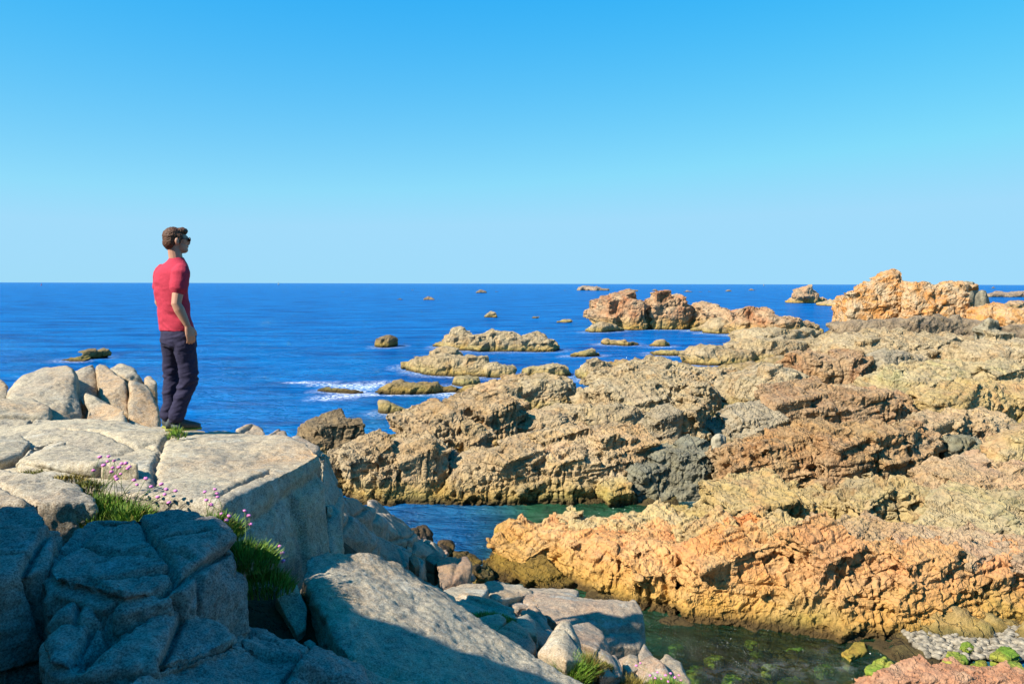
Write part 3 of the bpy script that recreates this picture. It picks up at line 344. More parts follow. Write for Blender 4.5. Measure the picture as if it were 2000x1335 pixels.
{'n':'rock_outcrop','l':'orange-brown block set in the crest of the pitted ridge','m':'reef_ochre','z':0.9,'b':2,'s':[(-1.504,40.859,-1.519,41.273,1.893),(-1.128,40.234,-1.148,40.921,2.556),(-0.393,39.936,-0.404,40.682,2.7),(0.146,40.252,0.143,40.896,2.452),(0.368,40.886,0.368,41.279,1.841)],'amp':0.3},
{'n':'rock_outcrop','l':'rounded pitted headland rising from the dark pool','m':'reef_pitted','z':0.0,'b':4.2,'s':[(-6.793,29.159,-6.845,29.421,0.537),(-6.474,28.444,-6.59,29.041,1.233),(-6.064,27.965,-6.22,28.812,1.761),(-5.567,27.568,-5.746,28.61,2.178),(-5.145,27.311,-5.31,28.335,2.138),(-4.686,27.122,-4.83,28.099,2.034),(-4.262,27.126,-4.39,28.07,1.964),(-4.079,27.256,-4.189,28.106,1.765)],'amp':0.35,'pit':0.14},
{'n':'rock_outcrop','l':'shadow-sided pitted ridge behind the rounded headland','m':'reef_pitted','z':0.1,'b':3,'s':[(-4.254,27.564,-4.373,28.446,1.728),(-3.696,27.305,-3.823,28.379,2.094),(-3.14,27.31,-3.26,28.493,2.305),(-2.758,27.577,-2.855,28.662,2.116),(-2.43,28.124,-2.5,29.024,1.764)],'amp':0.4,'pit':0.14},
{'n':'boulder','l':'dark knobbly sea rock behind the sunlit slab','m':'reef_brown','z':0.0,'b':2.4,'s':[(-9.782,34.309,-9.87,34.693,1.051),(-9.236,33.33,-9.364,33.906,1.58),(-8.572,32.68,-8.715,33.359,1.866),(-7.889,32.413,-8.031,33.139,1.999),(-7.319,32.419,-7.459,33.183,2.105),(-6.875,32.606,-6.992,33.291,1.883),(-6.76,33.356,-6.845,33.87,1.408),(-6.824,34.14,-6.868,34.41,0.739)],'amp':0.3,'cell':0.8},
{'n':'boulder','l':'small dark boulder in the gap beside the slab corner','m':'reef_brown','z':0.3,'b':1,'s':[(-7.058,28.638,-7.107,28.896,1.126),(-6.797,28.277,-6.866,28.644,1.481),(-6.587,28.279,-6.651,28.635,1.445),(-6.587,28.791,-6.628,29.021,1.038)],'amp':0.12,'cell':0.5},
{'n':'boulder','l':'tilted cubic block with a shadowed side by the tide pool','m':'reef_pitted','z':0.7,'b':1.8,'s':[(-2.094,33.142,-2.106,33.374,1.607),(-1.869,32.736,-1.884,33.037,1.875),(-1.422,32.641,-1.435,32.962,1.957),(-1.095,32.745,-1.103,32.996,1.682),(-0.974,33.154,-0.978,33.287,1.218)],'amp':0.1,'pit':0.08},
{'n':'boulder','l':'grey-green weathered lump between the two pitted ridges','m':'reef_dark','z':0.2,'b':1.5,'s':[(-2.895,30.216,-2.915,30.457,0.766),(-2.581,29.432,-2.617,29.903,1.309),(-2.205,29.207,-2.242,29.768,1.524),(-1.948,29.826,-1.97,30.208,1.097)],'amp':0.2,'cell':0.6},
{'n':'rock_outcrop','l':'ochre-footed pitted outcrop with a vertical cleft above the pool','m':'reef_pitted','z':0.0,'b':4,'s':[(-2.864,27.331,-2.882,27.517,0.269),(-2.426,27.206,-2.463,27.663,0.669),(-2.12,27.081,-2.178,27.882,1.188),(-1.785,27.02,-1.849,28.058,1.55),(-1.73,27.021,-1.793,28.069,1.567),(-1.179,27.025,-1.227,28.15,1.685),(-0.628,27.03,-0.656,28.176,1.719),(-0.077,27.098,-0.085,28.258,1.741),(0.532,27.167,0.546,28.341,1.763),(0.979,27.3,1.009,28.413,1.671)],'amp':0.35,'pit':0.15},
{'n':'rock_outcrop','l':'yellow-footed outcrop with a big shadowed overhang above the pool','m':'reef_ochre','z':0.0,'b':4,'s':[(0.872,27.428,0.894,28.414,1.631),(1.314,27.302,1.355,28.444,1.899),(1.778,27.306,1.84,28.528,2.038),(2.247,27.375,2.328,28.61,2.061),(2.725,27.51,2.819,28.69,1.967),(3.076,27.644,3.176,28.749,1.838),(3.215,27.712,3.306,28.677,1.598)],'amp':0.35,'pit':0.1},
{'n':'rock_outcrop','l':'sharp-edged ochre block above the shadowed overhang','m':'reef_ochre','z':0.2,'b':3,'s':[(3.153,28.025,3.254,29.113,1.84),(3.319,27.82,3.449,29.133,2.194),(3.792,27.824,3.951,29.226,2.337),(4.498,28.107,4.685,29.501,2.325),(5.113,28.683,5.295,29.9,2.046),(5.309,29.128,5.434,29.944,1.423)],'amp':0.35},
{'n':'boulder','l':'yellow boulder half in the pool below the grey-green rocks','m':'reef_yellow','z':0.0,'b':1.2,'s':[(3.2,27.579,3.213,27.727,0.341),(3.394,27.32,3.421,27.612,0.678),(3.72,27.259,3.754,27.593,0.779),(4.091,27.262,4.126,27.575,0.728),(4.277,27.393,4.299,27.575,0.424)],'amp':0.12,'cell':0.8},
{'n':'boulder','l':'dark grey-green boulder with a shadowed side at the pool edge','m':'reef_green','z':0.0,'b':2,'s':[(4.207,28.056,4.245,28.393,0.786),(4.44,27.722,4.506,28.255,1.249),(4.852,27.594,4.933,28.197,1.419),(5.302,27.598,5.394,28.216,1.455),(5.731,27.867,5.816,28.402,1.256),(5.977,28.14,6.025,28.433,0.682)],'amp':0.2,'cell':0.9},
{'n':'rock_outcrop','l':'dark grey-green fractured bench behind the boulder','m':'reef_green','z':0.2,'b':3,'s':[(5.088,28.538,5.205,29.315,1.36),(5.522,27.978,5.69,28.985,1.714),(6.223,27.71,6.434,28.818,1.871),(6.977,27.716,7.209,28.803,1.836),(7.482,28.065,7.686,28.963,1.545)],'amp':0.35,'cell':0.7},
{'n':'rock_outcrop','l':'pale knob at the seaward corner of the plateau','m':'reef_beige','z':0.0,'b':2.5,'s':[(5.58,64.886,5.604,65.232,0.662),(5.975,63.505,6.028,64.224,1.382),(6.546,62.843,6.621,63.744,1.733),(7.518,62.862,7.605,63.763,1.734),(7.983,63.544,8.055,64.265,1.383),(8.63,64.245,8.686,64.759,0.985)],'amp':0.3},
{'n':'rock_outcrop','l':'wide pale weathered top of the reef plateau,seaward edge','m':'reef_beige','z':0.5,'b':3,'s':[(6.027,54.307,6.256,56.508,1.647),(7.387,52.285,7.83,55.631,2.274),(9.065,51.826,9.646,55.364,2.381),(10.812,51.856,11.464,55.175,2.256),(12.68,52.377,13.394,55.506,2.151),(14.227,52.903,15.0,55.95,2.108),(15.666,53.954,16.392,56.601,1.89),(16.439,55.861,16.853,57.351,1.269)],'amp':0.4,'cell':1.4,'pit':0.12},
{'n':'rock_outcrop','l':'pale jagged rib across the middle of the plateau','m':'reef_beige','z':0.8,'b':2.5,'s':[(3.982,45.426,4.055,46.334,1.441),(4.889,43.936,5.053,45.553,1.955),(6.268,43.241,6.544,45.317,2.297),(7.842,43.089,8.217,45.33,2.422),(9.705,43.649,10.164,45.883,2.42),(11.214,44.401,11.662,46.319,2.183),(12.115,45.555,12.429,46.83,1.709)],'amp':0.4,'cell':1.0,'pit':0.12},
{'n':'rock_outcrop','l':'low pale ledge with straight front edge on the plateau','m':'reef_beige','z':0.7,'b':2.5,'s':[(1.07,39.276,1.086,39.996,1.247),(1.955,38.442,2.006,39.57,1.563),(3.359,38.186,3.465,39.531,1.734),(4.778,38.205,4.937,39.606,1.78),(6.133,38.636,6.31,39.854,1.636),(6.776,39.353,6.889,40.075,1.248)],'amp':0.3,'pit':0.12},
{'n':'rock_outcrop','l':'ochre-faced ledge above the tide pool','m':'reef_pitted','z':0.6,'b':2,'s':[(-0.364,37.073,-0.371,37.666,1.252),(0.255,36.092,0.258,37.093,1.71),(1.222,35.865,1.254,37.012,1.877),(2.178,35.64,2.237,36.781,1.868),(2.938,36.125,3.0,37.011,1.58)],'amp':0.3,'pit':0.12},
{'n':'rock_outcrop','l':'honeycombed pale slope above the ochre-footed outcrop','m':'reef_pitted','z':0.8,'b':2.5,'s':[(-0.094,31.25,-0.097,31.981,1.223),(0.634,30.619,0.658,31.999,1.615),(1.661,30.452,1.741,32.089,1.775),(2.707,30.642,2.845,32.341,1.817),(3.811,31.2,3.993,32.822,1.773),(5.029,32.267,5.251,33.805,1.728)],'amp':0.3,'pit':0.16,'cell':1.0},
{'n':'rock_outcrop','l':'grey ribbed block left of the long shadowed cleft','m':'reef_grey','z':0.9,'b':2,'s':[(5.985,34.7,6.057,35.199,1.662),(6.33,34.023,6.45,34.785,2.07),(6.861,33.808,7.01,34.674,2.232),(7.481,34.037,7.629,34.827,2.113),(7.887,34.723,7.979,35.195,1.62)],'amp':0.22,'cell':0.8},
{'n':'rock_outcrop','l':'tall pale buttress on the left of the long shadowed cleft','m':'reef_beige','z':0.8,'b':3,'s':[(7.565,34.743,7.694,35.461,2.15),(7.747,34.294,7.933,35.3,2.705),(8.119,34.298,8.327,35.373,2.838),(8.592,34.528,8.804,35.564,2.763),(9.0,35.224,9.153,35.952,2.17),(9.376,35.948,9.443,36.259,1.381)],'amp':0.25,'cell':1.2},
{'n':'rock_outcrop','l':'rough pale ridge behind the long shadowed cleft','m':'reef_beige','z':0.9,'b':2.5,'s':[(9.768,43.947,9.848,44.405,2.0),(10.297,43.054,10.421,43.719,2.508),(11.17,43.067,11.298,43.698,2.425),(11.809,43.614,11.895,44.021,1.879),(12.237,44.546,12.268,44.688,1.241)],'amp':0.4,'cell':0.8},
{'n':'rock_outcrop','l':'grey-green shelf right of the long shadowed cleft','m':'reef_grey','z':0.8,'b':3,'s':[(9.348,35.465,9.597,36.487,1.489),(9.872,34.771,10.325,36.496,1.985),(10.745,34.555,11.318,36.545,2.178),(11.758,34.794,12.385,36.798,2.191),(12.593,35.505,13.117,37.096,1.893)],'amp':0.28,'cell':1.0},
{'n':'boulder','l':'white rounded stone resting at the foot of the cleft','m':'granite_light','z':1.0,'b':0.7,'s':[(8.587,32.716,8.604,32.807,1.295),(8.709,32.51,8.744,32.692,1.587),(8.93,32.512,8.969,32.714,1.65),(9.252,32.724,9.278,32.855,1.421)],'keep':0,'smooth':4},
{'n':'boulder','l':'smaller white stone beside the cleft','m':'granite_light','z':1.0,'b':0.5,'s':[(7.944,31.894,7.953,31.945,1.164),(8.046,31.698,8.069,31.825,1.408),(8.264,31.799,8.282,31.894,1.307)],'keep':0,'smooth':4},
{'n':'rock_outcrop','l':'pale bedded slope on the seaward right of the plateau','m':'reef_beige','z':0.8,'b':3,'s':[(13.102,48.692,13.393,49.861,1.64),(13.974,47.199,14.534,49.238,2.288),(15.367,46.603,16.153,49.175,2.697),(16.628,46.623,17.528,49.346,2.815),(17.806,47.262,18.599,49.53,2.464)],'amp':0.35,'cell':1.0},
{'n':'rock_outcrop','l':'brown-topped row of upright blocks on the plateau','m':'reef_brown2','z':1.0,'b':3,'s':[(19.375,54.965,19.564,55.625,2.416),(19.423,53.555,19.707,54.519,3.079),(20.481,53.03,20.82,54.112,3.337),(21.593,53.051,21.93,54.07,3.198),(22.275,53.064,22.591,53.987,2.989),(23.712,53.091,24.083,54.111,3.2),(24.573,53.653,24.909,54.555,2.942),(25.653,55.38,25.835,55.862,2.032)],'amp':0.4,'cell':1.3},
{'n':'rock_outcrop','l':'rust-brown ledge with a straight overhang','m':'reef_brown2','z':1.0,'b':3,'s':[(12.523,36.74,12.916,38.033,2.46),(12.717,36.226,13.26,37.965,2.985),(13.284,36.106,13.884,37.935,3.093),(14.682,36.251,15.31,37.991,2.987),(16.023,36.526,16.694,38.24,2.957),(17.384,36.804,18.047,38.374,2.787),(18.774,37.355,19.347,38.63,2.441),(20.294,38.488,20.692,39.329,1.943)],'amp':0.35,'cell':1.2},
{'n':'rock_outcrop','l':'honeycombed brown cliff riddled with dark holes','m':'reef_pitted2','z':0.2,'b':3.5,'s':[(7.327,27.186,7.611,28.382,1.578),(7.718,26.676,8.119,28.25,2.035),(8.368,26.431,8.861,28.202,2.278),(9.047,26.314,9.612,28.182,2.4),(9.81,26.444,10.432,28.348,2.446),(10.629,26.701,11.321,28.677,2.54),(11.332,27.091,12.052,29.042,2.512)],'amp':0.35,'pit':0.2,'cell':1.0},
{'n':'rock_outcrop','l':'ochre cliff split by two dark vertical clefts','m':'reef_pitted2','z':0.7,'b':3,'s':[(10.86,26.107,11.328,27.422,2.705),(11.536,26.113,12.065,27.512,2.84),(12.429,26.513,12.999,27.934,2.877),(12.698,26.783,13.263,28.175,2.833),(13.565,26.995,14.165,28.388,2.835),(14.556,27.493,15.175,28.857,2.791),(15.241,28.08,15.791,29.26,2.5)],'amp':0.4,'pit':0.18,'cell':0.9},
{'n':'rock_outcrop','l':'orange angular blocks stacked beside the dark boulder','m':'reef_ochre','z':0.9,'b':2.2,'s':[(15.143,29.489,15.596,30.515,2.47),(15.213,29.158,15.778,30.418,2.84),(15.524,28.999,16.153,30.367,3.014),(15.968,29.166,16.571,30.449,2.878),(16.548,29.504,16.987,30.412,2.285),(17.036,30.02,17.277,30.512,1.641)],'amp':0.3,'cell':0.8},
{'n':'boulder','l':'large blue-grey boulder wedged in a dark hollow','m':'reef_green','z':1.1,'b':1.5,'s':[(16.723,29.69,16.857,29.991,1.811),(16.635,29.175,16.85,29.65,2.226),(16.995,29.012,17.247,29.553,2.387),(17.529,29.017,17.781,29.543,2.35),(17.987,29.19,18.192,29.61,2.096),(18.516,29.536,18.602,29.71,1.508)],'keep':0.15,'smooth':4,'cell':1.5},
{'n':'rock_outcrop','l':'orange slab tilted above the blue-grey boulder','m':'reef_ochre','z':1.5,'b':2.4,'s':[(18.202,32.798,18.367,33.135,1.931),(18.112,31.923,18.44,32.578,2.344),(18.596,31.717,19.01,32.517,2.533),(19.088,31.935,19.45,32.621,2.384),(19.871,32.159,20.248,32.849,2.391),(20.392,31.951,20.694,32.488,2.189),(21.026,32.611,21.087,32.717,1.635)],'amp':0.2,'cell':1.0},
{'n':'rock_outcrop','l':'long tilted ochre bed rising to the right','m':'reef_yellow','z':1.4,'b':3,'s':[(20.839,40.193,21.211,40.965,1.941),(21.405,39.235,22.106,40.616,2.38),(22.737,39.255,23.718,41.076,2.709),(24.326,39.918,25.519,42.026,2.93),(26.462,40.951,27.526,42.72,2.677),(28.61,41.68,29.59,43.214,2.503),(30.57,42.068,31.481,43.414,2.365)],'amp':0.3,'cell':1.2},
{'n':'rock_outcrop','l':'pale yellow-green bedded slope below the tor','m':'reef_lichen','z':1.1,'b':4,'s':[(22.229,47.92,23.118,49.933,1.992),(23.205,46.631,24.742,49.877,2.575),(25.103,46.663,27.109,50.583,2.912),(27.25,47.127,29.49,51.199,2.993),(29.764,47.607,32.008,51.377,2.843),(32.328,48.095,34.619,51.674,2.75),(34.947,48.141,37.264,51.491,2.637)],'amp':0.35,'cell':1.3},
{'n':'rock_outcrop','l':'grey hollowed rib on the slope below the tor','m':'reef_grey','z':1.0,'b':3,'s':[(28.874,64.285,29.123,64.903,1.719),(28.689,62.002,29.155,63.126,2.318),(29.806,61.301,30.461,62.805,2.772),(31.842,62.071,32.451,63.395,2.557),(34.544,64.415,34.941,65.239,1.964)],'amp':0.4,'cell':1.0},
{'n':'rock_outcrop','l':'pale rough slope left below the tor','m':'reef_beige','z':0.8,'b':4,'s':[(31.8,79.846,32.891,82.72,2.206),(31.809,75.398,33.626,79.922,3.049),(33.428,73.395,35.718,78.679,3.448),(35.925,72.475,38.387,77.693,3.409),(39.407,73.546,41.839,78.312,3.171),(42.485,74.635,44.72,78.755,2.834)],'amp':0.45,'cell':1.6},
{'n':'rock_outcrop','l':'pale broken slope right below the dark band','m':'reef_beige','z':1.0,'b':4,'s':[(39.448,70.105,40.591,72.265,2.386),(39.959,67.0,41.712,70.127,3.029),(42.154,66.21,44.151,69.547,3.17),(44.858,66.273,46.827,69.366,3.003),(48.636,67.205,50.515,69.965,2.781)],'amp':0.4,'cell':1.5},
{'n':'rock_outcrop','l':'ochre bench at the far side of the blue-grey boulder','m':'reef_yellow','z':1.2,'b':3,'s':[(18.071,28.854,18.46,29.546,1.948),(18.295,28.283,18.871,29.278,2.284),(18.864,28.129,19.548,29.269,2.448),(19.823,28.139,20.561,29.309,2.482),(21.017,28.473,21.7,29.505,2.327)],'amp':0.3},
{'n':'boulder','l':'pair of rounded yellow rocks on the pool side of the orange ledge','m':'reef_yellow','z':0.2,'b':1,'s':[(4.879,24.995,4.888,25.048,0.323),(4.99,24.775,5.014,24.934,0.565),(5.243,24.778,5.271,24.949,0.596),(5.361,24.778,5.383,24.911,0.504),(5.547,24.78,5.579,24.965,0.627),(5.775,24.892,5.802,25.044,0.552),(5.928,25.115,5.935,25.155,0.292)],'amp':0.12,'cell':0.9},
{'n':'rock_outcrop','l':'yellow hummocky ledge left of the black notch','m':'reef_yellow','z':0.5,'b':2.4,'s':[(5.548,23.214,5.593,23.431,0.756),(5.87,22.921,5.961,23.328,0.983),(6.521,22.733,6.648,23.242,1.107),(7.267,22.643,7.439,23.256,1.234),(8.041,22.649,8.264,23.368,1.365),(8.737,22.655,8.995,23.416,1.418),(9.131,22.753,9.37,23.433,1.317),(9.301,22.948,9.491,23.483,1.14)],'amp':0.22,'pit':0.07,'cell':1.2},
{'n':'rock_outcrop','l':'yellow holed ledge with an undercut right end','m':'reef_yellow','z':0.6,'b':2.4,'s':[(9.424,22.644,9.571,23.079,1.483),(9.654,22.455,9.846,23.007,1.726),(10.226,22.365,10.455,22.982,1.862),(10.991,22.371,11.242,23.002,1.89),(11.756,22.377,12.037,23.035,1.947),(12.419,22.476,12.692,23.083,1.84),(12.687,22.573,12.935,23.115,1.705),(12.886,22.767,13.088,23.205,1.488)],'amp':0.2,'pit':0.12,'cell':1.4},
{'n':'rock_outcrop','l':'pinkish banded slope right of the undercut ledge','m':'reef_pink','z':1.0,'b':3,'s':[(12.645,23.221,13.349,24.614,1.855),(13.289,22.963,14.206,24.671,2.064),(14.074,22.97,15.117,24.807,2.153),(15.05,23.03,16.121,24.799,2.106),(15.995,23.038,17.087,24.733,2.056),(17.098,23.047,18.19,24.633,1.982)],'amp':0.22,'cell':0.9,'pit':0.08},
{'n':'rock_outcrop','l':'olive banded terrace at the right of the undercut ledge','m':'reef_lichen','z':0.9,'b':2.5,'s':[(11.717,20.775,12.352,21.988,1.601),(12.105,20.61,12.949,22.16,1.813),(12.761,20.532,13.745,22.24,1.915),(13.605,20.538,14.634,22.214,1.894),(14.45,20.545,15.501,22.155,1.852),(15.356,20.634,16.405,22.153,1.793)],'amp':0.2,'cell':0.8},
{'n':'rock_ledge','l':'smooth orange ledge end rising straight from the pool','m':'ledge_orange','z':0.0,'b':2.2,'s':[(-0.531,22.22,-0.536,22.432,0.331),(-0.401,21.797,-0.41,22.229,0.68),(-0.13,21.311,-0.136,21.936,0.991),(0.231,20.922,0.234,21.643,1.145),(0.717,20.474,0.736,21.225,1.191),(1.248,19.975,1.287,20.795,1.301),(1.748,19.431,1.811,20.315,1.401),(2.223,18.916,2.313,19.859,1.495),(2.627,18.547,2.739,19.512,1.528)],'fx':0.9,'pit':0.06,'cell':1.3,'bs':0.7},
{'n':'rock_ledge','l':'pale yellow upper block of the orange ledge','m':'ledge_yellow','z':0.5,'b':1.8,'s':[(1.415,20.927,1.452,21.574,1.141),(1.512,20.685,1.563,21.501,1.313),(1.901,20.451,1.97,21.302,1.347),(2.632,20.148,2.74,21.094,1.443),(2.818,19.999,2.949,21.066,1.569),(3.029,19.852,3.18,20.985,1.638),(3.385,19.708,3.55,20.801,1.594),(3.817,19.496,3.989,20.494,1.491),(4.081,19.286,4.238,20.13,1.327)],'fx':1.25,'amp':0.22,'cell':1.1},
{'n':'rock_ledge','l':'overhanging orange prow beside the dark slot in the ledge','m':'ledge_orange','z':-0.1,'b':2.2,'s':[(2.359,18.963,2.47,20.007,1.112),(2.69,18.536,2.847,19.799,1.378),(3.136,18.156,3.344,19.554,1.543),(3.587,17.903,3.829,19.307,1.545),(3.81,17.793,4.059,19.138,1.469),(3.946,17.738,4.176,18.939,1.286)],'fx':1.25,'amp':0.28,'pit':0.07,'cell':0.9},
{'n':'rock_ledge','l':'red-orange cliff with a small sea cave right of the slot','m':'ledge_orange','z':-0.05,'b':2.4,'s':[(4.103,17.575,4.327,18.695,1.373),(4.283,17.468,4.553,18.755,1.601),(4.797,17.364,5.127,18.764,1.757),(5.363,17.261,5.754,18.728,1.849),(6.025,17.109,6.473,18.592,1.869),(6.558,16.958,7.046,18.428,1.848)],'fx':1.25,'amp':0.32,'pit':0.08,'cell':0.8},
{'n':'rock_ledge','l':'pink and yellow banded cliff with vertical joints','m':'ledge_pink','z':-0.05,'b':2.6,'s':[(6.441,16.958,6.852,18.233,1.76),(6.85,16.809,7.324,18.181,1.906),(7.503,16.713,8.044,18.131,1.975),(8.173,16.668,8.756,18.068,1.948),(8.806,16.671,9.412,18.018,1.865)],'fx':1.25,'amp':0.22,'pit':0.07,'cell':0.8},
{'n':'rock_ledge','l':'black-streaked yellow cliff at the pebble beach','m':'ledge_pink','z':0.0,'b':2.6,'s':[(8.811,16.617,9.276,17.68,1.882),(9.32,16.669,9.822,17.758,1.931),(9.981,16.821,10.492,17.864,1.846),(10.772,16.978,11.283,17.951,1.718),(11.577,17.137,12.082,18.039,1.588),(12.516,17.299,13.014,18.13,1.456),(13.312,17.41,13.806,18.188,1.361)],'fx':1.25,'amp':0.22,'pit':0.05,'cell':0.8},
{'n':'rock_ledge','l':'grey-yellow sloping top slab of the red-orange cliff','m':'ledge_yellow','z':1.1,'b':1.8,'s':[(4.316,19.088,4.446,19.718,1.492),(4.518,18.834,4.718,19.746,1.676),(5.124,18.696,5.386,19.738,1.762),(5.85,18.56,6.149,19.594,1.755),(6.564,18.426,6.874,19.372,1.693),(7.233,18.362,7.526,19.17,1.6),(7.503,18.571,7.686,19.062,1.398)],'fx':1.25,'amp':0.16,'cell':0.8},
{'n':'rock_ledge','l':'pink bedded top of the banded cliff','m':'reef_pink','z':1.4,'b':2.0,'s':[(7.044,18.385,7.211,18.856,1.652),(7.654,18.039,7.984,18.876,1.858),(8.426,17.84,8.851,18.81,1.934),(9.248,17.778,9.688,18.688,1.897),(10.224,17.785,10.604,18.496,1.782),(11.201,17.792,11.517,18.332,1.687),(12.089,17.665,12.377,18.117,1.637),(13.182,17.672,13.417,18.011,1.576)],'fx':1.25,'amp':0.15,'cell':0.7},
{'n':'rock_outcrop','l':'brown seaweed-covered rock at the foot of the orange ledge','m':'reef_weed','z':0.0,'b':1.4,'s':[(-0.615,20.502,-0.624,20.798,0.279),(-0.331,20.249,-0.339,20.702,0.431),(0.153,19.968,0.155,20.436,0.444),(0.621,19.626,0.633,20.065,0.413),(1.012,19.36,1.028,19.732,0.346),(1.207,19.296,1.218,19.501,0.189)],'amp':0.14,'cell':0.5},
{'n':'rock_outcrop','l':'reddish rough rock beside the green weedy stones','m':'ledge_red','z':0.1,'b':1.2,'s':[(6.563,13.989,6.602,14.087,0.258),(6.725,13.919,6.798,14.1,0.393),(6.933,13.849,7.039,14.103,0.513),(7.511,13.852,7.65,14.161,0.606),(8.205,13.89,8.357,14.2,0.608),(8.903,13.929,9.048,14.202,0.547),(9.701,13.968,9.833,14.196,0.471),(10.479,13.971,10.604,14.171,0.425)],'amp':0.1,'cell':0.4}]
